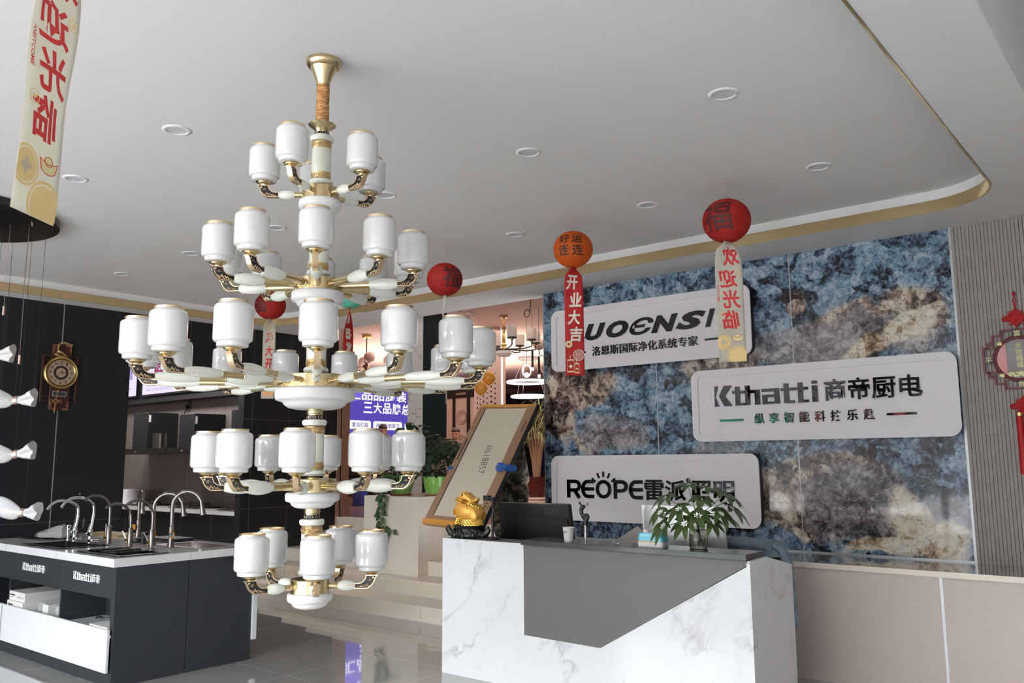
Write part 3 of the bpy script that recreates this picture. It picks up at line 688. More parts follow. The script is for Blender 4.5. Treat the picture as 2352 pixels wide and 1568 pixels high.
def lantern(x, y, z, r, m, label, glyphs, kind, W, L, yaw, tw, mirror=False, azs=None, ink=M_ink, bl=None):
    t = thing('paper_lantern', label, 'lantern', (x, y, z), 0, 'festive paper lanterns under the ceiling')
    gl = lantern_globe(r, m, t)
    mb = MB().tube([(0, 0, r*.88), (0, 0, CZ-z)], .0022, 6).sphere((0, 0, CZ-z-.004), .008, 8, 5)
    mb.build('string', M_string, t)
    vd = atan2(-y, -x)                                 # azimuth towards the viewer's side of the room
    if glyphs:
        mb = MB()
        for ch_, ax, x0, x1, z0, z1 in glyphs:
            text(mb, ch_, x0*r, x1*r, z0*r, z1*r, bold=.014, sub=.02, fn=on_globe(r, vd+ax))
        mb.build('lettering', ink, gl, smooth=False)
    if kind:
        mm = {'welcome': M_bcream, 'open': M_bred, 'ribbon': M_bcream, 'grand': M_bcream, 'joy': M_bred}[kind]
        b, f = banner(t, W, L, mm, tw, -r*.90, mirror, yaw, .007 if y < 2 else .02)
        mb = MB(); sx = -1 if mirror else 1
        fx = lambda x_, z_: f(sx*x_, z_)
        def tx(s, x0, x1, z0, z1, mt, bold=.035, shear=0): text(mb, s, x0, x1, z0, z1, mat=mt, bold=bold, shear=shear, sub=.03, fn=fx)
        h = W/2
        if kind == 'welcome':
            zz = [.045, .230, .405, .575]
            for c, q, dx in zip('欢迎光临', zz, (-.02, .006, -.012, .004)): tx(c, -h*.66+dx, h*.66+dx, -(q+.155)*L, -q*L, 0, .025, .12)
            def vt(x_, z_): return fx(h*.80+ -z_*1.0-.0, x_)
            text(mb, 'WELLCOME', -.50*L, -.355*L, -.006, .008, mat=0, bold=.01, sub=.03, fn=lambda x_, z_: fx(h*.80+z_, -(x_+.855*L)))
            for cx, cz in ((-h*.72, -.27*L), (h*.62, -.60*L)):
                ring2(mb, cx, cz, .020*L/.8, .017*L/.8, fx, 1); diamond(mb, cx, cz, .011, fx, 1)
            ring2(mb, h*.62, -.84*L, h*.62, h*.54, fx, 1, -h, h, -L); ring2(mb, h*.62, -.84*L, h*.50, 0, fx, 1, -h, h, -L)
            mb2 = mb; diamond(mb, h*.60, -.84*L, h*.30, lambda a, c: Vector(fx(a, c))-Vector((x, y, 0)).normalized()*.0008, 2)
            ring2(mb, -h*.42, -.955*L, h*.80, h*.71, fx, 1, -h, h, -L*.999); ring2(mb, -h*.42, -.955*L, h*.66, 0, fx, 1, -h, h, -L*.999)
            ingot(mb, -h*.42, -.80*L, h*.42, fx, 3, 0)
            mats = [M_redprint, M_yell, M_bcream, M_pale]
        elif kind == 'open':
            for c, q, dx in zip('开业大吉', (.075, .235, .40, .555), (-.012, .012, -.004, .014)): tx(c, -h*.66+dx, h*.68+dx, -(q+.135)*L, -q*L, 0, .03, .12)
            ring2(mb, -h*.62, -.715*L, .028, 0, fx, 1); diamond(mb, -h*.62, -.715*L, .016, lambda a, c: Vector(fx(a, c))-Vector((x, y, 0)).normalized()*.0008, 2)
            for rr in (.045, .034, .022, .010): ring2(mb, h*.40, -.815*L, rr, rr-.005, fx, 3, -h, h)
            for cx, z0, z1, w_ in ((-h*.45, -.97*L, -.865*L, .026), (h*.2, -.98*L, -.90*L, .017)):
                for zq in (z0, z1): mb.add([fx(cx-w_, zq), fx(cx+w_, zq), fx(cx+w_, zq+.010), fx(cx-w_, zq+.010)], [(0, 1, 2, 3)], 1)
                mb.tube([fx(cx-w_, z0), fx(cx-w_, z1)], .0012, 4, 1); mb.tube([fx(cx+w_, z0), fx(cx+w_, z1)], .0012, 4, 1); mb.tube([fx(cx, z1+.01), fx(cx-.006, z1+.03), fx(cx, z1+.045)], .0025, 5, 0)
                diamond(mb, cx, (z0+z1)/2, w_*.7, fx, 1)
            mats = [M_bwht, M_pale, M_bred, M_bwht]
        elif kind == 'grand':
            for c, q in zip('盛大开业', (.17, .335, .50, .65)): tx(c, -h*.62, h*.62, -(q+.135)*L, -q*L, 0, .03, .12)
            for rr in (.045, .034, .022): ring2(mb, -h*.2, -.10*L, rr, rr-.004, fx, 1, -h, h)
            ring2(mb, h*.45, -.29*L, .022, .018, fx, 1)
            for cx in (-h*.3, h*.3): ring2(mb, cx, -.93*L, .038, 0, fx, 2, -h, h)
            mats = [M_redprint, M_yell, mat('orange_fruit_print', (.80, .42, .22), .6)]
        elif kind == 'joy':
            for c, q in zip('恭喜发财', (.07, .235, .40, .56)): tx(c, -h*.62, h*.62, -(q+.135)*L, -q*L, 0, .045)
            mats = [M_bwht]
        else: mats = None
        if mats: mb.build('banner_print', mats, b, smooth=False)
    return t
lantern(-2.465, 5.411, 3.284, .166, M_red, 'red paper lantern with a cream welcome banner, rightmost of the row', [('福', -.32, -.75, .52, -.62, .70)], 'welcome', .185, .85, R(27), .5, True, ink=M_inkred)
lantern(-3.789, 5.42, 3.30, .158, M_orange, 'orange paper lantern with a red banner, hung left of the rightmost red one', [('好', -.10, -.62, -.08, .12, .62), ('运', -.10, .02, .56, .10, .62), ('连', -.10, -.66, -.10, -.50, .05), ('连', -.10, .04, .62, -.52, .02)], 'open', .150, .875, R(35), .5)
lantern(-5.159, 5.365, 3.241, .160, M_red, 'red paper lantern trailing a thin twisted cream ribbon, right of the chandelier', [('福', .62, -.70, .55, -.60, .62)], 'ribbon', .075, .98, R(125), .2, ink=M_inkred)
lantern(-6.50, 5.40, 3.285, .148, M_teal, 'turquoise paper lantern with a red banner behind the chandelier', [], 'joy', .150, .86, R(103), .5)
lantern(-7.85, 5.40, 3.34, .166, M_red, 'red paper lantern with a cream grand opening banner at the charcoal wall', [('福', -.85, -.70, .5, -.62, .62)], 'grand', .135, .88, R(55), .4, ink=M_inkred)
lb_ = lantern(-2.444, .961, 3.285, .165, M_red, 'cream welcome banner hanging large in the upper left corner', [], 'welcome', .190, .83, R(125), .1, True)
for c_ in lb_.children:
    if c_.name.startswith('banner'): c_.rotation_mode = 'QUATERNION'; c_.rotation_quaternion = Matrix.Rotation(R(3.8), 3, Vector((-.632, .775, 0))).to_quaternion()
# ================================================================== the three wall signs
def sign(label, x0, x1, z0, z1):
    cx, cz = (x0+x1)/2, (z0+z1)/2
    t = thing('wall_sign', label, 'sign', (cx, YB, z0), 0, 'white sign boards on the blue stone wall')
    w, h = (x1-x0)/2, z1-z0
    outp = rrect(-w, w, 0, h, .085); inp = rrect(-w+.062, w-.062, .062, h-.062, .03)
    n = len(outp); yf, yr = -.100, -.079
    mb = MB()
    mb.add([(x, yf, z) for x, z in outp]+[(x, yf, z) for x, z in inp]+[(x, yr, z) for x, z in inp], [(i, (i+1) % n, (i+1) % n+n, i+n) for i in range(n)]+[(i+n, (i+1) % n+n, (i+1) % n+2*n, i+2*n) for i in range(n)]+[tuple(range(2*n, 3*n))], 0)
    o2 = rrect(-w+.001, w-.001, .001, h-.001, .084)
    mb.add([(x, yf, z) for x, z in outp]+[(x, yf+.012, z) for x, z in outp]+[(x, yf+.012, z) for x, z in rrect(-w+.012, w-.012, .012, h-.012, .075)]+[(x, -.0005, z) for x, z in rrect(-w+.012, w-.012, .012, h-.012, .075)],
           [(i, i+n, (i+1) % n+n, (i+1) % n) for i in range(n)], 0)
    q = MB()
    mb.add([(x, yf+.012, z) for x, z in outp]+[(x, yf+.012, z) for x, z in rrect(-w+.012, w-.012, .012, h-.012, .075)]+[(x, -.0005, z) for x, z in rrect(-w+.012, w-.012, .012, h-.012, .075)],
           [(i, i+n, (i+1) % n+n, (i+1) % n) for i in range(n)]+[(i+n, i+2*n, (i+1) % n+2*n, (i+1) % n+n) for i in range(n)], 1)
    mb.build('sign_board', [M_sign, M_signside], t, angle=30)
    return t, cx, z0
YL = -.0935                                    # letter fronts
def kthatti(mb, K, z0, h, y0, dep, cjk='商帝厨电', M=None):
    """K: function from the measured sign X to local x"""
    b = lambda x0, x1, q0, q1: mb.box(K(x0), K(x1), y0, y0+dep, z0+q0*h, z0+q1*h, 0, M)
    pr = lambda *p: mb.prism([(K(x), z0+q*h) for x, q in p], y0, y0+dep, 0, M)
    pr((-3.410, .55), (-3.405, .50), (-3.375, 1.06), (-3.410, 1.06)); pr((-3.410, 0), (-3.370, 0), (-3.405, .52), (-3.410, .45))
    pr((-3.368, .53), (-3.318, 0), (-3.243, 0), (-3.312, .53), (-3.243, 1.06), (-3.318, 1.06))
    for x in (-3.240, -2.796, -2.674):
        b(x+.028, x+.070, .0, .98); b(x, x+.028, .62, .76); b(x+.070, x+.115, .62, .76); b(x+.070, x+.118, 0, .13)
    b(-3.118, -3.075, 0, 1.0); b(-3.075, -2.985, .60, .76); b(-3.030, -2.985, 0, .60)
    b(-2.965, -2.810, .62, .78); b(-2.853, -2.810, 0, .62); b(-2.962, -2.853, .34, .48); b(-2.962, -2.920, .12, .34); b(-2.962, -2.853, 0, .12)
    b(-2.525, -2.480, 0, .80); b(-2.525, -2.480, .88, 1.03)
s1, cx, z0 = sign('upper left white sign board with slanted black water purifier lettering', -5.235, -3.03, 2.54, 3.18)
mb = MB(); K = lambda x: x-cx
for c, a, b in (('L', -5.00, -4.82), ('U', -4.81, -4.565), ('O', -4.555, -4.30), ('Є', -4.285, -4.02), ('N', -4.045, -3.755), ('S', -3.780, -3.465), ('I', -3.475, -3.375)):
    text(mb, c, K(a), K(b), .292, .458, YL, .014, bold=.026 if c == 'Є' else .055, shear=.32)
mb.build('lettering', M_gblack, s1, angle=20)
mb = MB(); text(mb, '洛恩斯国际净化系统专家', K(-4.732), K(-3.555), .128, .226, YL, .013, bold=.008)
for a, b in ((-4.98, -4.81), (-3.485, -3.31)): mb.box(K(a), K(b), YL, YL+.013, .168, .186)
mb.build('slogan', M_gblack, s1, angle=20)
s2, cx, z0 = sign('right hand white sign board with mirror chrome kitchen appliance lettering', -3.635, -1.41, 1.785, 2.432)
mb = MB(); kthatti(mb, K, .312, .172, YL, .014); text(mb, '商帝厨电', K(-2.424), K(-1.668), .312, .494, YL, .014, bold=.016)
mb.build('lettering', M_mirror, s2, angle=20)
for i, c in enumerate('纵享智能科技乐趣'):
    mb = MB(); text(mb, c, K(-3.042+i*.1317), K(-2.955+i*.1317), .147, .236, YL, .013, bold=.018); mb.build('slogan_character', M_mirror, s2, angle=20)
for a, b in ((-3.367, -3.145), (-1.942, -1.72)): MB().box(K(a), K(b), YL, YL+.013, .176, .194).build('slogan_dash', M_mirror, s2, smooth=False)
s3, cx, z0 = sign('lower left white sign board with mirror chrome lighting brand lettering', -5.257, -3.02, 1.03, 1.675)
mb = MB(); h0, h1 = .224, .404; w = .034; y = YL; d = .014
def st(pts, w_=w): mb.stroke([(K(x), q) for x, q in pts], w_, y, y+d)
hm = h1-w/2; lm = h0+w/2; md = (h0+h1)/2
st([(-5.051, h0), (-5.051, h1)]); st([(-5.034, hm), (-4.965, hm)]+arc(-4.965, hm-.043, .048, .043, 90, -90, 10)+[(-5.034, hm-.086)]); st([(-4.985, hm-.080), (-4.918, h0)])
def eps(x0, x1): st([(x1, hm), (x0+.075, hm)]+arc(x0+.075, md, .058, hm-md, 90, 270, 14)+[(x1, lm)]); st([(x0+.02, md), (x1, md)])
eps(-4.893, -4.744)
st(arc(-4.630, md, .073, hm-md, 0, 360, 32))
st([(-4.494, h0), (-4.494, h1)]); st([(-4.477, hm), (-4.420, hm)]+arc(-4.420, hm-.043, .048, .043, 90, -90, 10)+[(-4.477, hm-.086)])
eps(-4.340, -4.190)
for a in (142, 115, 90, 65, 38):
    cx_, cz_ = -4.630, md; st([(cx_+.118*cos(R(a)), cz_+.118*sin(R(a))), (cx_+.170*cos(R(a)), cz_+.170*sin(R(a)))], .016)
text(mb, '雷', K(-4.166), K(-3.965), h0-.004, h1+.006, y, d, bold=.018); text(mb, '派', K(-3.948), K(-3.735), h0-.004, h1+.004, y, d, bold=.018)
text(mb, '照', K(-3.680), K(-3.478), h0-.014, h1+.002, y, d, bold=.018); text(mb, '明', K(-3.457), K(-3.262), h0-.006, h1+.002, y, d, bold=.018)
mb.torus(.018, .0035, 20, 6, 0, T(K(-3.708), y+.004, h1+.004) @ RX(pi/2)); text(mb, 'R', K(-3.708)-.008, K(-3.708)+.008, h1-.007, h1+.015, y, .008, bold=.02)
mb.build('lettering', M_mirror, s3, angle=20)
# ================================================================== reception desk
XA, XB, YD = -4.777, -2.19, 4.957
dk = thing('reception_desk', 'white marble reception desk with grey angular panel and dark counter top', 'desk', ((XA+XB)/2, YD, 0)); dx = (XA+XB)/2
L = lambda x: x-dx
mb = MB()
mb.prism([(L(XA), 0), (L(-3.30), 0), (L(-2.215), 0), (L(-2.215), .985), (L(-3.298), .372-.004), (L(-3.955), .376), (L(-3.955), 1.022), (L(XA), 1.022)][::1], 0, .03)
mb.build('marble_front', M_marble, dk, smooth=False)
MB().prism([(L(-3.955), .374), (L(-3.298), .369), (L(-2.222), .988), (L(-2.222), 1.016), (L(-3.955), 1.016)], .006, .03).build('grey_panel', M_greypanel, dk, smooth=False)
MB().box(L(-3.955), L(-2.213), -.034, .245, 1.016, 1.052).build('counter_top', M_counter, dk, bevel=.002)
MB().box(L(XA), L(-3.955), .03, .245, .985, 1.0205).build('side_shelf', mat('grey_shelf_laminate', (.20, .195, .19), .4), dk, smooth=False)
sd = MB(); pts = [(-.035, 0), (.62, 0), (.62, .938), (.215, 1.022), (-.02, 1.015), (-.035, 1.0)]
sd.add([(L(XB), a, b) for a, b in pts]+[(L(XB-.022), a, b) for a, b in pts], [(0, 1, 2, 3, 4, 5), (11, 10, 9, 8, 7, 6)]+[(i, i+6, (i+1) % 6+6, (i+1) % 6) for i in range(6)])
sd.build('side_panel', M_marble, dk, smooth=False)
MB().box(L(-2.216), L(-2.196), -.012, .03, 0, 1.0).build('edge_strip', M_signside, dk, smooth=False)
MB().box(L(XA)+.02, L(-2.23), .05, .62, .72, .75).box(L(XA)+.02, L(XA)+.045, .03, .62, 0, .985).box(L(XA)+.02, L(-2.23), .03, .05, .05, 1.0).build('work_surface', M_cab, dk, smooth=False)
# ------------------------------------------------------------------ things on the desk
ZT = 1.0525; ZS = 1.0212
td = thing('toad_statue', 'golden money toad statue on a carved black base at desk end', 'figurine', (-4.625, 5.105, ZS), R(8))
mb = MB()
mb.lathe([(.0, .0), (.135, 0), (.15, .012), (.148, .03), (.13, .045), (.125, .07), (.14, .085), (.148, .098), (.0, .098)], 40)
for i in range(10):
    a = 2*pi*i/10; M = RZ(a) @ T(.142, 0, .04) @ RY(pi/2)
    mb.torus(.024, .008, 18, 8, 0, M); mb.torus(.011, .005, 12, 6, 0, M); mb.sphere((.148*cos(a+.31), .148*sin(a+.31), .022), (.018, .018, .026), 10, 7)
for a in (pi, 0): mb.tube([(.12*cos(a), -.02, .03), (.17*cos(a), -.03, .035), (.195*cos(a), -.03, .07), (.185*cos(a), -.03, .095)], .02, 10, rs=[.03, .03, .024, .012])
mb.v = [(x, y*.66, z) for x, y, z in mb.v]
mb.build('carved_base', M_satin, td, angle=60)
mb = MB()                                        # coin heap
for j in range(4):
    rr = .128-.006*j
    for i in range(26):
        a = 2*pi*(i+.5*(j % 2))/26; mb.lathe([(0, 0), (.013, 0), (.014, .003), (.009, .005), (0, .005)], 10, 0, T(rr*cos(a), rr*.62*sin(a), .108+.013*j) @ RZ(a) @ RY(R(62)))
mb.lathe([(0, .098), (.128, .098), (.126, .12), (.113, .152), (0, .158)], 32, 0, S(1, .62, 1)); mb.build('coin_heap', M_brightgold, td, angle=60)
def blob(mb, prof, M=None, mt=0, n=20):          # stations (x, z, halfheight, halfdepth)
    mb.rings([[(x, d*cos(2*pi*q/n), z+h*sin(2*pi*q/n)) for q in range(n)] for x, z, h, d in prof], mt, M)
mb = MB()
blob(mb, [(-.118, .235, .006, .006), (-.115, .23, .03, .03), (-.105, .222, .055, .052), (-.08, .215, .075, .068), (-.04, .212, .082, .080), (.0, .21, .082, .086), (.05, .205, .076, .082), (.09, .196, .062, .07), (.115, .188, .042, .05), (.128, .182, .01, .012)])
blob(mb, [(-.105, .298, .004, .01), (-.098, .298, .014, .03), (-.07, .304, .026, .047), (-.035, .318, .036, .055), (.0, .318, .036, .054), (.035, .295, .032, .050), (.06, .27, .02, .035), (.07, .262, .004, .01)])
for sg in (-1, 1):
    mb.sphere((-.02, sg*.042, .335), (.02, .014, .018), 14, 9); mb.sphere((-.075, sg*.02, .322), (.011, .011, .011), 10, 7)
    for q, rr in ((.034, .006), (.023, .005), (.012, .004)): mb.torus(q, rr, 20, 6, 0, T(-.005, sg*.078, .228) @ RX(pi/2))
    blob(mb, [(.02, .19, .02, .01), (.05, .19, .05, .018), (.085, .185, .052, .02), (.11, .175, .03, .014), (.118, .17, .006, .006)], T(0, sg*.062, 0))
    for k in range(3): mb.sphere((.03+.012*k, sg*.07, .162), (.008, .018, .009), 8, 6)
    for k in range(4): mb.sphere((-.055+.013*k, sg*.068, .160), (.008, .016, .010), 8, 6)
for zz, yo in ((.306, .0), (.288, .006)):
    mb.tube([(-.118+.16*(1-cos(a))*.9*1.0, (.060+yo)*sin(a)*1.15, zz-.03*(1-cos(a))**1.5) for a in [-1.25+2.5*i/16 for i in range(17)]], .0075, 8)
for i, (x, z) in enumerate(((-.045, .352), (-.06, .345), (-.03, .356), (-.062, .33), (.045, .305), (.055, .29), (.06, .30))): mb.sphere((x, (-1)**i*.012-.01, z), .0115, 10, 7)
mb.build('toad_body', M_satgold, td, angle=70)
mb = MB().lathe([(0, -.002), (.016, -.002), (.017, 0), (.016, .002), (0, .002)], 18, 0, T(-.118, -.005, .296)); mb.sphere((-.1, -.03, .30), .004, 6, 4)
mb.tube([(-.13, -.01, .296), (-.085, -.03, .296)], .0045, 8)
for sg in (-1, 1):
    mb.lathe([(0, .004), (.028, .004), (.030, 0), (0, -.002)], 20, 0, T(-.108, sg*.028, .205) @ RY(-R(72)) @ RX(sg*R(20)))
    for i in range(26):
        a = random.uniform(-.2, 2.2); q = random.uniform(.0, 1); x = .03+.085*q; mb.sphere((x, sg*(.078-.03*q)*cos(a*.45), .215+.055*sin(a)-.03*q), random.uniform(.006, .011), 7, 5)
    mb.tube([(-.005, sg*.055, .268), (.02, sg*.062, .265), (.045, sg*.055, .28), (.07, sg*.03, .288)], .006, 8)
mb.sphere((.07, 0, .295), (.022, .028, .014), 12, 8); mb.sphere((.085, 0, .306), (.012, .02, .010), 10, 6)
for sg in (-1, 1): mb.sphere((-.118, sg*.02, .17), (.012, .012, .012), 8, 6)
mb.build('gilt_trim', M_brightgold, td, angle=60)
mb = MB()
for sg in (-1, 1): mb.sphere((-.030, sg*.0545, .337), .0075, 10, 7)
mb.build('eye', M_satin, td)
mi = thing('microphone_stand', 'black round based stand with clip beside the golden toad statue', 'stand', (-4.375, 5.10, ZS))
MB().lathe([(0, 0), (.052, 0), (.056, .004), (.056, .012), (.050, .017), (.012, .020), (0, .02)], 36).build('base', M_rubber, mi)
MB().cyl(.010, .018, .16, 16).cyl(.013, .13, .185, 16).cyl(.006, .18, .30, 12).cyl(.0085, .25, .292, 12).build('pole', M_rubber, mi)
MB().box(-.085, -.03, -.016, .016, .295, .335).tube([(-.03, 0, .315), (.0, 0, .316), (.012, .0, .30)], .010, 10).box(-.008, .012, -.01, .01, .285, .32).build('clip', M_rubber, mi, bevel=.002)
mo = thing('monitor', 'wide black computer monitor seen from behind on the desk', 'monitor', (-4.30, 5.575, .7515), 0)
tl = RX(-R(-12)); tl = T(0, 0, .24) @ RX(R(10)) @ T(0, 0, -.24)
mb = MB(); mb.prism(rrect(-.365, .365, .085, .535, .012), -.022, .018, 0, tl); mb.build('screen_housing', M_rubber, mo, bevel=.004)
mb = MB().prism(rrect(-.345, .345, .10, .425, .01), -.032, -.02, 0, tl)
for a, b in ((-.28, -.16), (.05, .19)): mb.box(a, b, -.0335, -.03, .418, .424, 1, tl)
mb.build('back_cover', [mat('charcoal_plastic', (.012, .013, .014), .5), M_satin], mo, bevel=.003)
mb = MB(); text(mb, 'acer', .12, .27, .455, .505, -.0235, .001, bold=0, M=tl); mb.build('lettering', mat('grey_logo_print', (.055, .055, .058), .4), mo, smooth=False)
MB().lathe([(0, 0), (.11, 0), (.11, .012), (0, .014)], 32).box(-.03, .03, -.0, .03, .01, .20).build('stand', M_rubber, mo)
cp = thing('paper_cup', 'small white paper cup on the dark counter', 'cup', (-3.605, 5.04, ZT))
MB().lathe([(0, .003), (.030, .003), (.031, 0), (.0315, .002), (.0425, .093), (.0445, .0945), (.0445, .098), (.0415, .098), (.040, .09), (.029, .006), (0, .006)], 32).build('cup_wall', M_paper, cp, angle=50)
mb = MB()
def cupf(x, z): a = -R(118)+x/.037; rr = .0318+(z-.002)/.091*.011+.0006; return (rr*cos(a), rr*sin(a), z)
text(mb, 'LUOENSI', -.030, .030, .062, .071, bold=.04, shear=.3, sub=.01, fn=cupf); text(mb, '洛恩斯国际净化', -.022, .022, .050, .055, sub=.01, fn=cupf)
mb.build('printed_logo', M_ink, cp, smooth=False)
gm = thing('camera_gimbal', 'small black folding camera gimbal on a short tripod pole beside paper cup', 'gimbal', (-3.545, 5.165, ZT))
MB().cyl(.0085, 0, .11, 14).cyl(.011, .02, .05, 14).build('pole', M_steel, gm)
mb = MB().cyl(.022, .105, .118, 18).cyl(.018, .118, .128, 18).lathe([(0, -.012), (.026, -.012), (.026, .012), (0, .012)], 20, 0, T(.004, 0, .165) @ RX(pi/2))
mb.tube([(.0, 0, .125), (.012, 0, .15), (.006, 0, .17), (-.02, 0, .168), (-.032, 0, .19), (-.034, 0, .215), (-.022, 0, .235), (-.005, 0, .24)], .014, 10, rs=[.016, .018, .018, .014, .015, .016, .018, .014])
mb.tube([(-.022, 0, .238), (-.036, 0, .25), (-.045, 0, .262)], .006, 8).sphere((-.046, 0, .264), .009, 8, 6).build('folded_arm', M_rubber, gm, angle=50)
MB().tube([(-.004, 0, .24), (.018, 0, .246), (.028, 0, .256), (.026, -.008, .268)], .004, 8).tube([(.028, 0, .256), (.04, 0, .248)], .003, 6).build('clamp', M_chrome, gm)
ts = thing('tissue_pack', 'blue and white pack of tissues on the dark counter', 'tissue pack', (-2.925, 5.055, ZT), R(4))
random.seed(3)
def pack(m, z0, z1, mt, nm, pf):
    rg = []
    for i in range(7):
        t = i/6; z = z0+(z1-z0)*t; rg.append([(x*pf(t)+random.uniform(-.0015, .0015), y*pf(t), z+.004*sin(x*60+i)*t*(1-t)*3) for x, y in rrect(-.093, .093, -.05, .05, .02, 5)])
    return m.rings(rg)
pack(MB(), 0, .034, 0, '', lambda t: 1).build('white_wrap', M_paper, ts, angle=60)
pack(MB(), .0335, .088, 0, '', lambda t: 1.004-.16*max(0, t-.35)**1.5).build('blue_film', M_cyan, ts, angle=60)
rg = [[(-.03+.022*cos(a)*(1-t*.3)+t*.0, .012*sin(a)*(1-.5*t), .086+.03*t+.006*sin(a*3)) for a in [2*pi*q/14 for q in range(14)]] for t in (0, .4, .8, 1)]
MB().rings(rg, 0, RY(-R(14))).build('pulled_tissue', M_paper, ts, angle=80)
MB().prism(rrect(-.088, .05, .030, .037, .002), -.0515, -.0505).build('orange_print', M_tape, ts)
# ------------------------------------------------------------------ silver computer behind the counter
im = thing('desktop_computer', 'large silver all in one computer seen from behind the counter', 'computer', (-2.955, 5.53, .7515), R(-1))
tl = T(0, 0, .3) @ RX(R(5)) @ T(0, 0, -.3)
mb = MB(); sec = []
for t in [i/10 for i in range(11)]:
    z = .05+.495*t; bul = .034*(1-(2*t-1)**2)**.8
    sec.append([(x*.330, .012 if x in (-1, 1) else (.012-.006-bul*(1-x*x)**.8), z) for x in [-1+2*k/14 for k in range(15)]])
mb.rings(sec, 0, tl, closed=False); mb.box(-.330, .330, .008, .018, .05, .545, 0, tl); mb.build('aluminium_back', M_alu, im, angle=50)
MB().lathe([(.064, 0), (.066, .001), (.066, .003), (.064, .003)], 40, 0, tl @ T(0, -.0305, .245) @ RX(pi/2), False).lathe([(0, 0), (.060, .002)], 40, 0, tl @ T(0, -.0300, .245) @ RX(pi/2), False).build('hinge_cover', mat('bright_aluminium', (.74, .74, .74), .3, .7), im)
MB().box(-.10, .10, -.09, .08, 0, .006).box(-.09, .09, -.048, -.040, .006, .22).build('foot', M_alu, im)
mb = MB(); mb.lathe([(0, 0), (.014, 0), (.014, .004), (0, .004)], 20, 0, tl @ T(0, -.032, .205) @ RX(pi/2)); mb.box(-.010, .010, -.04, -.03, .18, .207, 0, tl); mb.build('cable_port', M_satin, im)
# ------------------------------------------------------------------ keys, papers
ky = MB().torus(.010, .0016, 18, 6, 0, T(0, 0, .002)); ky.box(.012, .045, -.003, .003, .001, .003).tube([(.03, .01, .002), (.06, .03, .002)], .002, 6).sphere((-.006, .004, .007), .0065, 8, 6)
tag(ky.build('keys', M_chrome, loc=(-3.262, 5.10, ZT)), 'small bunch of silver keys lying on the dark counter', 'keys')
tag(MB().tube([(0, 0, .0035), (.07, .012, .0035)], .0035, 8).tube([(.07, .012, .0035), (.095, .016, .003)], .0022, 8).build('pen', M_rubber, loc=(-3.075, 5.12, ZT)), 'thin dark pen lying between the keys and the tissue pack', 'pen')
tag(MB().box(-.14, .14, -.01, .01, 0, .20, 0, T(0, 0, .0) @ RX(-R(30))).build('paper_box', M_card, loc=(-3.35, 5.40, .752)), 'brown cardboard box behind the middle of the counter', 'box')
pn = MB().box(-.10, .10, -.004, .004, 0, .30, 0, RX(-R(20)) @ RY(R(0))); pn.prism([(-.16, .29), (.16, .29), (.0, .40)], -.004, .004, 0, RX(-R(20)))
tag(pn.build('paper_folder', mat('grey_folder', (.30, .27, .25), .6), loc=(-3.40, 5.52, .752)), 'grey paper folder poking up behind the counter', 'folder')
# ------------------------------------------------------------------ plant cutting in a jar
VX, VY = -2.622, 5.115
vz = thing('glass_jar', 'smoky glass jar of water with a leafy cutting', 'jar', (VX, VY, ZT))
MB().lathe([(0, .0), (.05, 0), (.058, .004), (.060, .012), (.060, .105), (.056, .118), (.045, .124), (.045, .148), (.047, .150), (.047, .154), (.043, .154), (.042, .126), (.053, .115), (.0565, .104), (.0565, .014), (.052, .008), (0, .007)], 40).build('jar_glass', M_clear, vz, angle=50)
MB().lathe([(0, .0085), (.052, .0085), (.0562, .015), (.0562, .092), (0, .092)], 36).build('water', M_water, vz)
def leaf(mb, p, d, upv, L_, Wd, droop=.25, mt=0, n=6, fold=.15):
    d = Vector(d).normalized(); upv = Vector(upv); s = d.cross(upv); s = s.normalized() if s.length > 1e-4 else Vector((1, 0, 0)); u = s.cross(d)
    vs = []; fs = []
    for i in range(n+1):
        t = i/n; w = Wd/2*(sin(pi*min(1, t**.85))**.8 if 0 < t < 1 else .02)
        c = Vector(p)+d*(L_*t)-Vector((0, 0, 1))*(droop*L_*t*t); f = u*(w*fold)
        vs += [c-s*w+f, c-u*0, c+s*w+f]
    for i in range(n):
        a = 3*i; fs += [(a, a+1, a+4, a+3), (a+1, a+2, a+5, a+4)]
    mb.add(vs, fs, mt)
def whorl(mb, p, axis, L_, Wd, k=7, spread=1.15, droop=.3, mt=0):
    axis = Vector(axis).normalized(); a = axis.orthogonal().normalized(); b = axis.cross(a); o = random.random()*6
    for i in range(k):
        an = o+2*pi*i/k; rd = a*cos(an)+b*sin(an); d = rd*sin(spread)+axis*cos(spread); l = L_*random.uniform(.8, 1.12)
        pt = Vector(p)+d*.018; mb.tube([p, pt], .0011, 4, 1); leaf(mb, pt, d, axis, l, Wd*random.uniform(.85, 1.1), droop*random.uniform(.7, 1.4), mt)
random.seed(11)
pc = thing('schefflera_cutting', 'dark green umbrella leaf cutting standing in the glass jar', 'plant', (VX, VY, ZT+.012))
lv = MB(); stm = MB()
rv, uv_ = Vector((.775, .632, 0)), Vector((0, 0, 1)); fwv = Vector((-.632, .775, 0))
tips = [(-.245, .215, -.02, .085), (-.195, .31, .0, .085), (-.23, .13, -.03, .095), (-.13, .24, -.06, .095), (-.05, .39, .02, .085), (.02, .30, -.06, .09), (.10, .36, .03, .09), (.175, .33, -.02, .095), (.215, .24, -.04, .10), (.13, .21, -.09, .095), (.235, .30, .06, .09), (-.02, .20, -.10, .085), (.07, .16, -.08, .08), (-.10, .15, -.08, .085), (.19, .19, .02, .09)]
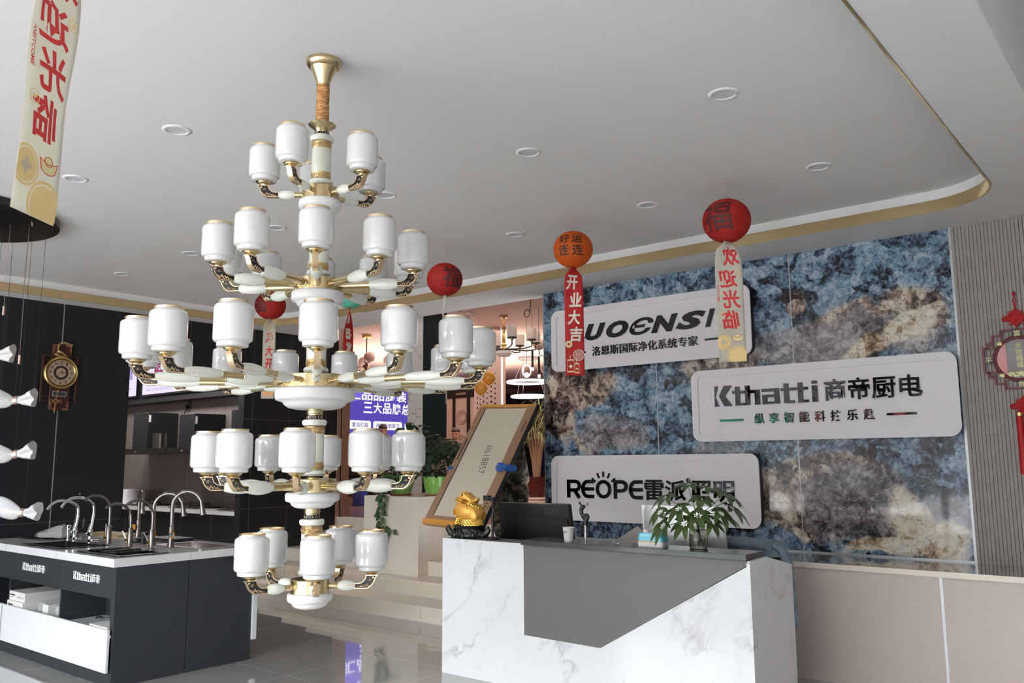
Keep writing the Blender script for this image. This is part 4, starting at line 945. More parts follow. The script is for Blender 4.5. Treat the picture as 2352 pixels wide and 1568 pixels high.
for sx, h, dp, ll in tips:
    tip = rv*sx+uv_*h+fwv*dp; b0 = Vector((random.uniform(-.012, .012), random.uniform(-.012, .012), .03)); m1 = b0*.4+tip*.25+uv_*.10
    stm.tube([b0, b0*.5+Vector((0, 0, .125)), m1+uv_*.03, tip], .003, 6, rs=[.004, .0035, .003, .002])
    ax = (tip-Vector((0, 0, .12))).normalized()*.7+uv_*.5-fwv*.25
    whorl(lv, tip, ax, ll*1.0, ll*.56, 7, 1.25, .6)
stm.tube([(0, 0, .005), (.006, 0, .05), (0, 0, .11)], .006, 8)
lv.build('leaves', [M_leaf, M_stem], pc, angle=80); stm.build('stems', M_stem, pc, angle=80)
# ------------------------------------------------------------------ chair with denim jacket
cr = thing('office_chair', 'black office chair behind the right end of the desk', 'chair', (-2.64, 5.93, 0))
MB().prism(rrect(-.24, .235, .58, 1.03, .10), -.045, -.0, 0).build('backrest', M_denimb, cr, bevel=.01)
MB().box(-.24, .10, .0, .36, .42, .50).build('seat', M_denimb, cr, bevel=.03)
MB().cyl(.03, .08, .42, 14, 0, T(0, .2, 0)).build('column', M_satin, cr)
for i in range(5):
    a = 2*pi*i/5+.63; MB().tube([(-.04, .2, .09), (-.04+.24*cos(a), .2+.24*sin(a), .06)], .02, 8).sphere((-.04+.24*cos(a), .2+.24*sin(a), .03), .03, 10, 6).build('leg', M_satin, cr)
jk = thing('denim_jacket', 'faded blue denim jacket hung over the office chair by desk', 'jacket', (-2.62, 5.88, .50))
mb = MB(); rg = []
for i in range(25):                               # body draped over the backrest: front sheet, ridge, back sheet
    t = i/24; row = []
    for j in range(15):
        u = -1+2*j/14
        if t < .45: y, z = -.045-.03*(1-t/.45), .10+.44*(t/.45)
        elif t < .55: q = (t-.45)/.1; y, z = -.045+.09*q, .54+.03*sin(pi*q)
        else: q = (t-.55)/.45; y, z = .045+.03*q, .54-.40*q
        sag = .05*max(0, abs(u)-.6)**1.5*(2.2 if t > .3 else 1.2)
        if t < .45: z = max(z, .38+.10*u if u > -.3 else .35)+.0
        row.append((u*.265+.01*sin(t*20+j), y+.008*sin(u*9+t*13), z-sag+.006*sin(u*13+t*7)))
    rg.append(row)
mb.rings(rg, closed=False); o = mb.build('body_panel', M_denim, jk, angle=180); sm = o.modifiers.new('cloth', 'SOLIDIFY'); sm.thickness = .006
mb = MB(); pts = [(.20, -.03, .53), (.255, -.02, .50), (.285, -.01, .40), (.30, -.01, .25), (.305, .0, .08), (.30, .0, -.02)]
mb.tube(pts, .05, 16, rs=[.05, .062, .058, .052, .047, .045], flat=.55); mb.tube([(.298, 0, .03), (.300, 0, -.025)], .05, 16, rs=[.050, .050], flat=.58)
mb.build('sleeve', M_denim, jk, angle=70)
mb = MB(); c = [(-.27, -.05, .555), (-.1, -.055, .575), (.05, -.055, .575), (.20, -.05, .55)]
mb.rings([[(x, y, z), (x, y-.015, z-.035), (x, y-.02, z-.065)] for x, y, z in c], closed=False); o = mb.build('collar', M_denim, jk, angle=180); sm = o.modifiers.new('cloth', 'SOLIDIFY'); sm.thickness = .007
mb = MB(); 
for i in range(22): q = i/21; mb.box(-.27+.46*q, -.258+.46*q, -.075, -.073, .512+.02*sin(pi*q), .515+.02*sin(pi*q))
for i in range(16): q = i/15; mb.tube([(.235+.04*q, -.076+.02*q, .50-.20*q), (.238+.04*q, -.075+.02*q, .493-.20*q)], .0012, 4)
mb.build('stitching', M_thread, jk)
# ================================================================== sink island
IX0, IX1, IY0, IY1 = -9.0, -6.36, 3.12, 4.29
il = thing('sink_display_counter', 'charcoal kitchen sink display island with white drawer fronts', 'counter', (-7.6, 3.7, 0))
K = lambda x: x+7.6
J = lambda y: y-3.7
mb = MB().box(K(IX0), K(IX1)-.06, J(3.50), J(IY1), .0, .70).box(K(IX1)-.06, K(IX1), J(IY0), J(3.70), 0, .861).box(K(IX1)-.06, K(IX1), J(3.704), J(IY1), 0, .861)
mb.box(K(IX0), K(IX1)-.06, J(IY1)-.03, J(IY1), .0, .861).box(K(IX0), K(IX1)-.06, J(3.16), J(3.50), .0, .105).box(K(IX0), K(IX1)-.06, J(3.12), J(3.145), .625, .861).box(K(IX0), K(IX1)-.06, J(3.145), J(3.50), .625, .645)
for x in (-8.33, -7.30): mb.box(K(x)-.012, K(x)+.012, J(3.135), J(3.50), .10, .64)
for x in (-8.34, -7.325): mb.box(K(x)-.002, K(x)+.002, J(3.1192), J(3.12), .625, .861, 1)
mb.box(K(IX0), K(IX1)-.06, J(3.13), J(3.16), .0, .105)
mb.build('cabinet_body', [M_cab, M_satin], il, smooth=False)
MB().box(K(-8.31), K(-6.385), J(3.095), J(3.50), .35, .37).build('shelf', M_wlam, il, smooth=False)
MB().box(K(-8.315), K(-6.372), J(3.083), J(3.103), .108, .412).build('drawer_front', M_wlam, il, bevel=.001)
MB().box(K(IX0), K(-8.345), J(3.083), J(3.103), .108, .412).build('drawer_front', M_wlam, il, bevel=.001)
MB().box(K(IX1)+.004, K(IX1)+.022, J(IY1)+.02, J(IY1)+.04, .16, .52).box(K(-7.2), K(IX1)+.022, J(IY1)+.0, J(IY1)+.02, .16, .52).build('drawer_front', M_wlam, il, smooth=False)
for a, b, sc in ((-8.04, -7.595, 1), (-7.057, -6.612, 1)):
    mb = MB(); w = (b-a)*.69; kk = lambda x, a=a, w=w: K(a+(x+3.41)/(.93)*w)
    kthatti(mb, kk, .722, .060, J(3.1165), .0035); text(mb, '商帝', K(a+w*1.02), K(b), .720, .788, J(3.1165), .0035, bold=.012)
    mb.build('lettering', M_white, il, smooth=False)
# slab with cut-outs for the sinks
cuts = [(-8.15, -7.47, 3.20, 3.53), (-7.08, -6.47, 3.20, 3.53), (-7.10, -6.45, 3.86, 4.16), (-8.92, -8.45, 3.45, 3.75)]
xs = sorted({IX0, -6.343, *[c[0] for c in cuts], *[c[1] for c in cuts]}); ys = sorted({3.09, 4.31, *[c[2] for c in cuts], *[c[3] for c in cuts]})
mb = MB()
for x0, x1 in zip(xs, xs[1:]):
    for y0, y1 in zip(ys, ys[1:]):
        xm, ym = (x0+x1)/2, (y0+y1)/2
        if not any(c[0] < xm < c[1] and c[2] < ym < c[3] for c in cuts): mb.box(x0, x1, y0, y1, .8615, .923)
for x in (-8.36, -7.327): mb.box(x-.0008, x+.0008, 3.0895, 3.0905, .862, .9225, 1)
mb.box(-6.3435, -6.3425, 3.70, 3.7015, .862, .9225, 1)
tag(mb.build('quartz_worktop', [M_quartz, M_groove], smooth=False), 'thick white quartz worktop on the charcoal sink island', 'worktop')
def sink(label, x0, x1, y0, y1, m, dp=.17):
    cx_, cy_ = (x0+x1)/2, (y0+y1)/2; t = thing('kitchen_sink', label, 'sink', (cx_, cy_, .923), 0, 'sinks set into the island worktop')
    w, d = (x1-x0)/2, (y1-y0)/2; ow, od = w+.045, d+.045
    iw, id_ = w-.012, d-.012
    o_ = rrect(-ow, ow, -od, od, .02, 4); i_ = rrect(-iw, iw, -id_, id_, .03, 4); b_ = rrect(-iw+.015, iw-.015, -id_+.015, id_-.015, .04, 4); n = len(o_)
    mb = MB(); R_ = [[(x, y, .0012) for x, y in o_], [(x, y, .007) for x, y in o_], [(x, y, .007) for x, y in i_], [(x, y, -dp+.02) for x, y in i_], [(x, y, -dp) for x, y in b_]]
    mb.rings(R_, caps=False); mb.add(R_[-1], [tuple(range(n))]); mb.build('bowl', m, t, angle=40)
    MB().lathe([(0, -dp+.006), (.03, -dp+.006), (.045, -dp+.002), (.047, -dp)], 20).build('drain', M_steel, t)
    return t
M_bsink = mat('black_nano_steel', (.022, .022, .022), .3, .5)
sink('black double sink near the chrome taps, nearer the drawer fronts', -8.15, -7.47, 3.20, 3.53, M_bsink)
sk = sink('black sink with drying rack at the near corner of the island', -7.08, -6.47, 3.20, 3.53, M_bsink)
mb = MB()
for i in range(12): x = -.22+i*.016; mb.tube([(x+.2, -.14, -.05), (x+.2, -.14, .012), (x+.2, .12, .012)], .0022, 6)
mb.box(-.02, .18, -.15, -.14, -.02, .02).box(-.03, .0, -.16, .15, .006, .022).box(-.30, -.28, -.14, .14, .008, .016).box(-.2, -.18, -.14, .14, .008, .02); mb.tube([(-.31, -.1, .014), (.2, -.1, .014)], .004, 6); mb.tube([(-.31, .08, .014), (.2, .08, .014)], .004, 6)
mb.build('drying_rack', M_rubber, sk)
sink('brushed steel sink at the right rear corner of the island', -7.10, -6.45, 3.86, 4.16, M_steel)
sink('black sink at left end of the island under the plastic bag', -8.92, -8.45, 3.45, 3.75, M_bsink)
def spline(P, k=6):
    P = [Vector(p) for p in P]; Q = [P[0]*2-P[1]]+P+[P[-1]*2-P[-2]]; r_ = []
    for i in range(1, len(Q)-2):
        for j in range(k):
            t = j/k; a, b, c, d = Q[i-1:i+3]
            r_.append(.5*((2*b)+(c-a)*t+(2*a-5*b+4*c-d)*t*t+(3*b-a-3*c+d)*t**3))
    return r_+[P[-1]]
def goose(h, reach, r, drop, n=14, flat=0):
    """gooseneck in the local XZ plane, spout over +X"""
    rad = reach/2; zc = h-rad
    return [(0, 0, .02), (0, 0, zc*.5), (0, 0, zc)]+[(rad-rad*cos(R(a)), 0, zc+rad*sin(R(a))) for a in [12*i for i in range(1, 16) if 12*i < 180-drop]]
def faucet(name, label, x, y, h, reach, az, m, kind, lever=0, tagc=True):
    t = thing('kitchen_faucet', label, 'faucet', (x, y, .9305 if kind != 'free' else .9235), az, 'display faucets on the sink island')
    if kind == 'chrome':
        mb = MB().lathe([(0, 0), (.026, 0), (.026, .008), (.018, .02), (.018, .07), (.021, .075), (.021, .10), (.013, .115)], 24)
        mb.build('base', m, t)
        MB().tube(spline([(0, 0, .10), (-.012, 0, h*.45), (-.02, 0, h*.72), (.0, 0, h*.86), (reach*.28, 0, h*.975), (reach*.6, 0, h), (reach*.85, 0, h*.92), (reach, 0, h*.79)]), .0130, 14).build('spout', m, t, angle=60)
        MB().tube([(0, -.018, .06), (0, -.055, .065)], .012, 12).sphere((0, -.058, .066), .017, 12, 8).tube([(0, -.06, .07), (-.03, -.075, .15)], .006, 10).build('lever', m, t)
        MB().tube([(-.02, .02, .004), (-.02, .10, .012), (.03, .11, .02)], .011, 10).cyl(.016, 0, .03, 14, 0, T(.04, .08, 0)).build('hose', m, t)
    elif kind == 'bar':
        MB().lathe([(0, 0), (.022, 0), (.022, .15), (.020, .153), (.012, .156), (0, .156)], 24).build('base', m, t)
        MB().tube(goose(h, reach, 0, 40), .0115, 14, rs=None).build('spout', m, t, angle=60)
        MB().tube([(0, 0, .05), (.0, -.065, .05)], .017, 14).build('valve', m, t)
        MB().tube([(0, -.06, .05), (-.002, -.07, .10), (-.004, -.074, .17)] if lever == 0 else [(0, -.06, .04), (.015, -.075, .09), (.03, -.085, .125)], .010, 10, flat=.4, rs=[.012, .014, .010]).build('lever', m if lever != 2 else M_alu, t)
        if tagc: MB().box(-.014, .014, -.045, -.025, .03, .07).build('tape_tag', M_amber, t)
    else:                                          # pull-down spray
        MB().lathe([(0, 0), (.030, 0), (.028, .012), (.022, .03), (.022, .165), (.018, .17), (.0165, .18)], 24).build('base', m, t)
        g_ = goose(h, reach, 0, 12)
        MB().tube(g_, .0165, 16).build('spout', m, t, angle=60)
        ex, _, ez = g_[-1]; MB().lathe([(0, 0), (.014, 0), (.016, -.05), (.020, -.09), (.026, -.13), (.024, -.136), (0, -.136)], 20, 0, T(ex+.002, 0, ez+.005) @ RY(-R(10))).build('spray_head', m, t)
        MB().tube([(0, 0, .10), (.02, -.075, .10)], .019, 14).build('valve', m, t)
        MB().tube([(.02, -.07, .10), (.025, -.08, .14), (.03, -.088, .21)], .008, 10, flat=.6).build('lever', m, t)
        if tagc: MB().box(.0, .035, -.055, -.03, .075, .125).build('tape_tag', M_amber, t)
    return t
F = -pi/2
faucet('f', 'chrome curved faucet, leftmost behind the black double sink', -8.213, 3.615, .36, .26, F, M_chrome, 'chrome')
faucet('f', 'chrome curved faucet, second from left on the sink island', -7.88, 3.605, .395, .27, F, M_chrome, 'chrome')
faucet('f', 'dark gunmetal gooseneck faucet right of the two chrome ones', -7.528, 3.605, .42, .27, F, M_gun, 'bar')
faucet('f', 'gunmetal gooseneck faucet with a pale grey lever', -7.145, 3.605, .36, .27, F, M_gun, 'bar', 2)
faucet('f', 'gunmetal gooseneck faucet with a dark lever above the drying rack', -6.782, 3.605, .395, .28, F, M_gun, 'bar', 1)
faucet('f', 'steel pull down faucet behind the gunmetal goosenecks', -7.14, 3.80, .432, .24, R(48), M_gun, 'spray')
faucet('f', 'tallest steel pull down faucet, nearest the steel sink', -6.805, 3.785, .455, .235, R(48), M_gun, 'spray')
faucet('f', 'steel pull down faucet farthest back on the island', -8.02, 4.12, .43, .22, R(-20), M_gun, 'free')
faucet('f', 'matt black gooseneck faucet at left end of the island', -8.62, 3.80, .40, .24, R(150), M_satin, 'bar', 0, False)
random.seed(5)
rg = []
for i in range(9):
    t = i/8; w = .05+.22*(1-abs(2*t-1)**2); rg.append([(-.26+.52*t+random.uniform(-.01, .01), w*.5*cos(a)+random.uniform(-.008, .008), .012+max(0, sin(a))*(.02+.11*t)+random.uniform(0, .012)) for a in [2*pi*q/12 for q in range(12)]])
tag(MB().rings(rg).build('plastic_bag', M_plastic, loc=(-8.66, 3.60, .924), angle=20), 'crumpled clear plastic bag on left end of the sink island', 'bag')
sp = thing('soap_dispenser', 'small chrome soap pump left of the chrome faucets', 'soap dispenser', (-8.36, 3.62, .9235))
MB().cyl(.014, 0, .05, 16).lathe([(.014, .05), (.016, .06), (.016, .10), (.022, .105), (.024, .13), (.018, .135), (0, .135)], 18).build('pump', M_chrome, sp)
MB().tube([(0, 0, .125), (.06, -.02, .12)], .006, 10).build('nozzle', M_chrome, sp)
tag(MB().lathe([(0, 0), (.055, 0), (.058, .006), (.058, .034), (.054, .04), (0, .04)], 28).build('stopper', M_rubber, loc=(-7.52, 3.86, .9235)), 'flat black round stopper standing on the island worktop', 'stopper')
mb = MB().rings([[(.05*cos(a)*(1-.3*t), .03*sin(a), .012*t+.006*sin(a*5)) for a in [2*pi*q/16 for q in range(16)]] for t in (0, 1)])
tag(mb.build('sachet', mat('red_white_foil', (.60, .10, .10), .3), loc=(-7.66, 3.92, .9235)), 'crumpled red and white sachet behind the gooseneck faucets', 'packet')
tag(MB().cyl(.024, 0, .07, 16).cyl(.027, .07, .10, 16).build('bottle_cap', M_rubber, loc=(-7.33, 3.82, .9235)), 'small black capped jar between the gooseneck faucets', 'jar')
tag(MB().box(-.22, .22, -.13, .13, 0, .012).box(-.2, .2, -.11, .11, .012, .03).build('chopping_board', M_cab, loc=(-7.42, 4.13, .9235), bevel=.003), 'dark flat tray lying at the rear of the island', 'tray')
tag(MB().box(-.30, .30, -.10, .10, 0, .02).build('wooden_tray', mat('pale_bamboo', (.42, .30, .16), .5), loc=(-8.5, 4.12, .9235), bevel=.003), 'pale bamboo board at the left rear of the island', 'board')
# boxes on the open shelf
def carton(label, x0, x1, y0, y1, z, h):
    t = thing('white_carton', label, 'box', ((x0+x1)/2, (y0+y1)/2, z), 0, 'white cartons on the island shelf')
    w, d = (x1-x0)/2, (y1-y0)/2
    mb = MB().box(-w, w, -d, d, 0, h*.62).box(-w-.001, w+.001, -d-.001, d+.001, h*.62, h); mb.build('carton_body', M_paper, t, bevel=.0015)
    mb = MB(); text(mb, 'MONSTER', -w*.85, -w*.25, h*.52, h*.70, -d-.0025, .0005, bold=.03); text(mb, 'MADE IN CHINA', w*.05, w*.85, h*.38, h*.47, -d-.0025, .0005)
    mb.box(-w*.85, -w*.5, -d-.0022, -d-.0018, h*.36, h*.40); mb.build('printing', M_cab, t, smooth=False)
SH = .3705
carton('white carton under another on the left side of the island shelf', -8.305, -7.98, 3.115, 3.47, SH, .075)
carton('white carton on top of another on the island shelf', -8.305, -7.98, 3.13, 3.48, SH+.0755, .078)
carton('low white carton at right end of the island shelf below hose', -6.72, -6.43, 3.11, 3.45, SH, .05)
tag(MB().box(-.055, .055, -.09, .09, 0, .085).build('small_box', M_paper, loc=(-7.68, 3.27, SH), bevel=.001), 'small white cube box between cloudy plastic tubs on the shelf', 'box')
for x, lb in ((-7.84, 'cloudy plastic tub on the left of the small white cube box'), (-7.50, 'cloudy plastic tub on the right of the small white cube box')):
    t = thing('plastic_tub', lb, 'tub', (x, 3.29, SH), 0, 'cloudy tubs on the island shelf')
    MB().box(-.075, .075, -.075, .075, 0, .085).build('tub_wall', M_plastic, t, bevel=.008); MB().lathe([(0, .006), (.02, .006), (.022, .03), (.012, .05), (0, .055)], 16).build('brass_fitting', M_agold, t)
tag(MB().tube([(-.16, 0, .012), (-.05, .01, .022), (.1, .06, .045), (.2, .14, .075)], .006, 8).tube([(-.16, -.025, .012), (-.05, -.02, .022), (.1, .04, .04), (.2, .12, .07)], .006, 8).cyl(.011, -.02, .02, 10, 0, T(-.165, 0, .012) @ RY(pi/2)).cyl(.011, -.02, .02, 10, 0, T(-.165, -.025, .012) @ RY(pi/2)).build('flexible_hose', M_chrome, loc=(-6.64, 3.24, SH+.052)), 'pair of braided steel hoses resting on the low white carton', 'hose')
# ================================================================== wall clock
ck = thing('wall_clock', 'dark wooden pendulum wall clock with round gold dial', 'clock', (XL, 4.045, 2.21), pi/2)
mb = MB().box(-.105, .105, -.035, -.002, 0, .74)
for a in (-.20, .165): mb.box(a, a+.028, -.022, -.002, .09, .615)
for z in (.10, .60, .15, .55): mb.box(-.20, .195, -.020, -.003, z, z+.014)
mb.build('wooden_case', M_wood, ck, bevel=.003)
mb = MB()
for sx in (-1, 1):
    for zz, sz in ((.01, 1), (.73, -1)):
        for k, (l1, l2) in enumerate(((.065, .10), (.045, .06))):
            o_ = .012*k; mb.box(*sorted((sx*(.098-o_), sx*(.098-o_-l1))), -.039, -.034, *sorted((zz+sz*o_, zz+sz*(o_+.006)))); mb.box(*sorted((sx*(.098-o_), sx*(.092-o_))), -.039, -.034, *sorted((zz+sz*o_, zz+sz*(o_+l2))))
mb.build('corner_fret', M_copper, ck)
C0 = T(0, 0, .42)
MB().lathe([(.0, .0), (.176, 0), (.186, .02), (.184, .045), (.172, .058), (.160, .054), (.152, .040), (.148, .052), (.142, .044), (.140, .036), (0, .036)], 56, 0, C0 @ RX(pi/2)).build('gold_bezel', M_agold, ck, angle=40)
dl = MB().lathe([(0, .0375), (.139, .0375)], 48, 0, C0 @ RX(pi/2), False).build('dial', M_dial, ck)
mb = MB().lathe([(.054, .0382), (.078, .0382)], 40, 0, C0 @ RX(pi/2), False)
for k in range(1, 13):
    a = R(90-30*k); w = .016 if k < 10 else .026; px, pz = .112*cos(a), .112*sin(a)+.42
    text(mb, str(k), px-w/2, px+w/2, pz-.017, pz+.017, -.0388, .0005, bold=.03)
    mb.box(.131*cos(a)-.0015, .131*cos(a)+.0015, -.0388, -.0383, .131*sin(a)+.4185, .131*sin(a)+.4215)
mb.build('numerals', M_ink, dl, smooth=False)
mb = MB()
for a, l, w in ((55, .028, .0022), (-2, .05, .0028), (228, .05, .0008)): mb.stroke([(0, .42), (l*cos(R(a)), .42+l*sin(R(a)))], w*2, -.043, -.041)
mb.sphere((0, -.042, .42), .005, 10, 6).build('hands', M_satin, ck)
MB().prism(rrect(-.08, .072, .155, .212, .01), -.042, -.034).build('display_bezel', M_silver, ck); 
mb = MB().prism(rrect(-.072, .064, .163, .204, .006), -.0435, -.0415); text(mb, '5:28', -.05, .02, .168, .198, -.0442, .0006, 1, bold=.01); mb.build('display', [M_lcd, M_ink], ck, smooth=False)
mb = MB().tube([(-.02, -.05, .235), (-.035, -.05, .135)], .0035, 6)
for q in (.034, .018): mb.stroke([(-.042+q*cos(R(a)), .10+q*sin(R(a))) for a in (0, 90, 180, 270, 360)], .006, -.055, -.048)
for sx in (-.045, .045): mb.torus(.017, .004, 16, 6, 0, T(-.042+sx, -.05, .10) @ RX(pi/2))
mb.tube([(-.045, -.05, .07), (-.05, -.05, -.03)], .009, 8, flat=.4).build('pendulum', M_copper, ck)
mb = MB(); blob(mb, [(-.055, .655, .004, .004), (-.05, .66, .018, .012), (-.025, .65, .016, .012), (.0, .64, .012, .010), (.03, .622, .008, .007), (.055, .605, .004, .004)], T(0, -.042, 0))
mb.tube([(-.05, -.042, .665), (-.05, -.042, .70), (-.042, -.042, .722)], .009, 8, rs=[.012, .009, .009]).sphere((-.044, -.042, .725), (.013, .008, .009), 10, 6).tube([(-.046, -.042, .73), (-.055, -.042, .75)], .003, 5)
for p, q in (((.0, .64), (.025, .60)), ((.03, .622), (.06, .585)), ((-.05, .65), (-.075, .625)), ((-.04, .645), (-.06, .60))): mb.tube([(p[0], -.042, p[1]), (q[0], -.042, q[1])], .005, 6)
for i in range(12): mb.sphere((-.03+.012*i, -.042, .755-.004*abs(i-4)+.012*(i % 2)), .0075, 7, 5)
for i in range(10): mb.sphere((-.08+.013*i, -.042, .618-.0035*i+.008*(i % 2)), .009, 7, 5)
mb.tube([(-.035, -.042, .75), (.1, -.042, .735)], .003, 5).tube([(-.08, -.042, .615), (.05, -.042, .588)], .005, 6)
mb.build('deer_ornament', M_agold, ck, angle=60)
# ================================================================== pendant light with candy shaped glass
PX, PY = -7.36, 2.20
pl = thing('pendant_light', 'black disc pendant light with candy shaped glass drops on wires', 'pendant light', (PX, PY, 0))
MB().lathe([(0, CZ), (.69, CZ), (.70, CZ-.005), (.70, CZ-.055), (.69, CZ-.06), (0, CZ-.06)], 72).build('ceiling_disc', M_satin, pl)
def candy(az):
    mb = MB(); rg = []
    for i in range(31):
        t = i/30
        if t < .15: q = t/.15; r_ = .062-.034*q
        elif t < .70: q = (t-.15)/.55; r_ = .028+.050*sin(pi*q)**.75
        elif t < .78: r_ = .028
        else: q = (t-.78)/.22; r_ = .028+.042*q
        fl = .35 if (t < .12 or t > .8) else .14*(1 if .15 < t < .7 else .3)
        rg.append([(-.27+.54*t+.012*sin(4*a)*(1 if t > .9 or t < .05 else 0), r_*cos(a)*(1+fl*sin(4*a+t*3))*.7, r_*sin(a)*(1+fl*.6*cos(3*a+t*5))+.02*sin(t*7)) for a in [2*pi*q_/24 for q_ in range(24)]])
    return mb.rings(rg)
cands = [(-7.394, 2.404, 2.505, 12), (-7.289, 2.557, 2.139, 6), (-7.330, 2.603, 1.711, 2), (-7.311, 2.698, 1.278, -10), (-7.66, 2.29, .83, 8)]
fv = R(39.25)
for i, (cx_, cy_, z, tw) in enumerate(cands):
    c = Vector((cx_, cy_, z))
    o = candy(0).build('glass_drop', M_ceram, pl, loc=(c.x-PX, c.y-PY, z), angle=60); o.rotation_euler = (0, R(-4*((i % 3)-1)), fv+R(tw))
    mb = MB().rings([[(x, .034*cos(a_)*.8, .034*sin(a_)+.02*sin((x+.27)/.54*7)) for a_ in [2*pi*q/20 for q in range(20)]] for x in (.117, .147)], caps=False)
    mb.tube([(-.27+.54*t, -.058 if False else -.052*sin(pi*min(1, max(0, (t-.12)/.6)))-.012, .02*sin(t*7)) for t in [j/14 for j in range(15)]], .006, 6, flat=1.2)
    mb.build('metal_band', M_rose, o, angle=60)
    for dx_ in (-.12, .13): MB().tube([(c.x-PX+dx_*cos(fv), c.y-PY+dx_*sin(fv), z+.03), (c.x-PX+dx_*cos(fv)*1.08, c.y-PY+dx_*sin(fv)*1.08, CZ-.06)], .0016, 5).build('wire', M_satin, pl)
for wx, wy, z in ((-7.193, 2.513, 2.78), (-7.134, 2.631, 2.40)):
    c = Vector((wx-PX, wy-PY, 0))
    MB().cyl(.009, z, z+.07, 12, 0, T(c.x, c.y, 0)).tube([(c.x, c.y, z+.06), (c.x, c.y, CZ-.06)], .0016, 5).build('wire_grip', M_rose, pl)
mb = MB(); random.seed(9)
for i in range(14): a = random.uniform(0, 6.28); q = random.uniform(.1, .6); mb.cyl(.006, CZ-.085, CZ-.058, 8, 0, T(q*cos(a), q*sin(a), 0))
mb.build('wire_terminal', M_rose, pl)
# ================================================================== knot ornament on the slats
OX, OZ = -1.005, 2.343
kn = thing('knot_ornament', 'red knotted hanging ornament with round mirror on the slatted wall', 'wall ornament', (OX, 7.136, OZ))
def knot(mb, z, s):
    q = .56*s
    for k in range(-4, 5):
        u = k/4*q*.92
        mb.tube([((u-q)*.707, -.016+.002*(k % 2), z+(u+q)*.707), ((u+q)*.707, -.016+.002*(k % 2), z+(u-q)*.707)], .075*s, 6)
        mb.tube([((u-q)*.707, -.020, z-(u+q)*.707), ((u+q)*.707, -.020, z-(u-q)*.707)], .075*s, 6)
    for sx in (-1, 1):
        for rr in (.30, .22, .14): mb.torus(rr*s, .04*s, 20, 6, 0, T(sx*(.72)*s, -.016, z-.05*s) @ RX(pi/2) @ S(1, .8, 1))
        for zz in (.45, -.5): mb.torus(.11*s, .035*s, 14, 6, 0, T(sx*.42*s, -.016, z+zz*s) @ RX(pi/2))
    for zz in (.78, -.82): mb.sphere((0, -.018, z+zz*s), (.07*s, .05*s, .09*s), 8, 6)
mb = MB(); knot(mb, -.345, .085); mb.build('red_knot', M_cord, kn, angle=70)
mb = MB(); knot(mb, .305, .088)
mb.tube([(0, -.014, .37), (.010, -.014, .43), (0, -.014, .475), (-.010, -.014, .43), (0, -.014, .37)], .0045, 6).sphere((0, -.014, .485), (.013, .01, .018), 8, 6)
mb.build('red_knot', M_cord, kn, angle=70)
mb = MB(); W_ = .016
def fr(p): mb.stroke(p, W_, -.022, -.004)
for sx in (-1, 1):
    fr([(sx*.105, .222), (sx*.105, .150)]); fr([(sx*.105, .180), (sx*.165, .180), (sx*.165, .105)]); fr([(sx*.165, .125), (sx*.205, .125), (sx*.205, .085)])
    fr([(sx*.105, -.222), (sx*.105, -.150)]); fr([(sx*.105, -.180), (sx*.165, -.180), (sx*.165, -.105)]); fr([(sx*.165, -.125), (sx*.205, -.125), (sx*.205, -.085)])
    fr([(sx*.150, .09), (sx*.232, .09), (sx*.232, -.09), (sx*.150, -.09)]); fr([(sx*.165, .05), (sx*.165, -.05)])
fr([(-.105, .215), (.105, .215)]); fr([(-.105, -.215), (.105, -.215)]); fr([(-.06, .165), (.06, .165)])
mb.torus(.158, .014, 48, 8, 0, T(0, -.016, 0) @ RX(pi/2)); mb.build('wooden_fret_frame', M_wood2, kn, angle=40)
pt = MB().lathe([(0, 0), (.150, 0), (.150, .006), (0, .006)], 48, 0, T(0, -.010, 0) @ RX(pi/2)).build('round_mirror', M_dglass, kn)
mb = MB().prism([(-.082, -.128), (-.082, .128)]+[(.150*cos(R(a)), .150*sin(R(a))) for a in range(124, 237, 8)], -.0185, -.0165); mb.build('pink_panel', M_pinkgl, pt, smooth=False)
for i, c in enumerate('天官赐福'): mb = MB(); text(mb, c, -.022, .022, .075-.047*i, .117-.047*i, -.0195, .001, bold=.01); mb.build('gilt_character', M_pale, kn, smooth=False)
for c, x, z in (('富', 0, .188), ('平', -.198, 0), ('贵', .0, -.19), ('安', .198, 0)): mb = MB(); text(mb, c, x-.022, x+.022, z-.022, z+.022, -.0335, .001, bold=.012); mb.build('gilt_character', M_pale, kn, smooth=False)
mb = MB(); random.seed(2)
for i in range(60): mb.sphere((random.uniform(-.075, .075), -.019, random.uniform(-.128, -.100)), (.009, .002, .007), 6, 4)
mb.build('gilt_scroll', M_pale, kn)
for sx in (-1, 1):
    for sz in (-1, 1): MB().sphere((sx*.118, -.026, sz*.118), (.02, .006, .016), 8, 6).build('gilt_leaf', M_pale, kn)
mb = MB()
for x, z in ((0, .188), (-.198, 0), (0, -.19), (.198, 0)): mb.lathe([(0, 0), (.030, 0), (.030, .008), (0, .008)], 24, 0, T(x, -.022, z) @ RX(pi/2))
mb.build('medallion', M_satin, kn)
mb = MB()
for sx in (-.033, .033): mb.lathe([(.0, -.39), (.020, -.39), (.021, -.43), (.024, -.60), (.026, -.84), (0, -.84)], 16, 0, T(sx, -.022, 0))
mb.build('tassel', M_cord, kn); mb = MB()
for sx in (-.033, .033): mb.lathe([(.0215, -.395), (.0225, -.395), (.0225, -.42), (.0215, -.42)], 12, 0, T(sx, -.022, 0))
mb.build('tassel_cap', M_agold, kn)
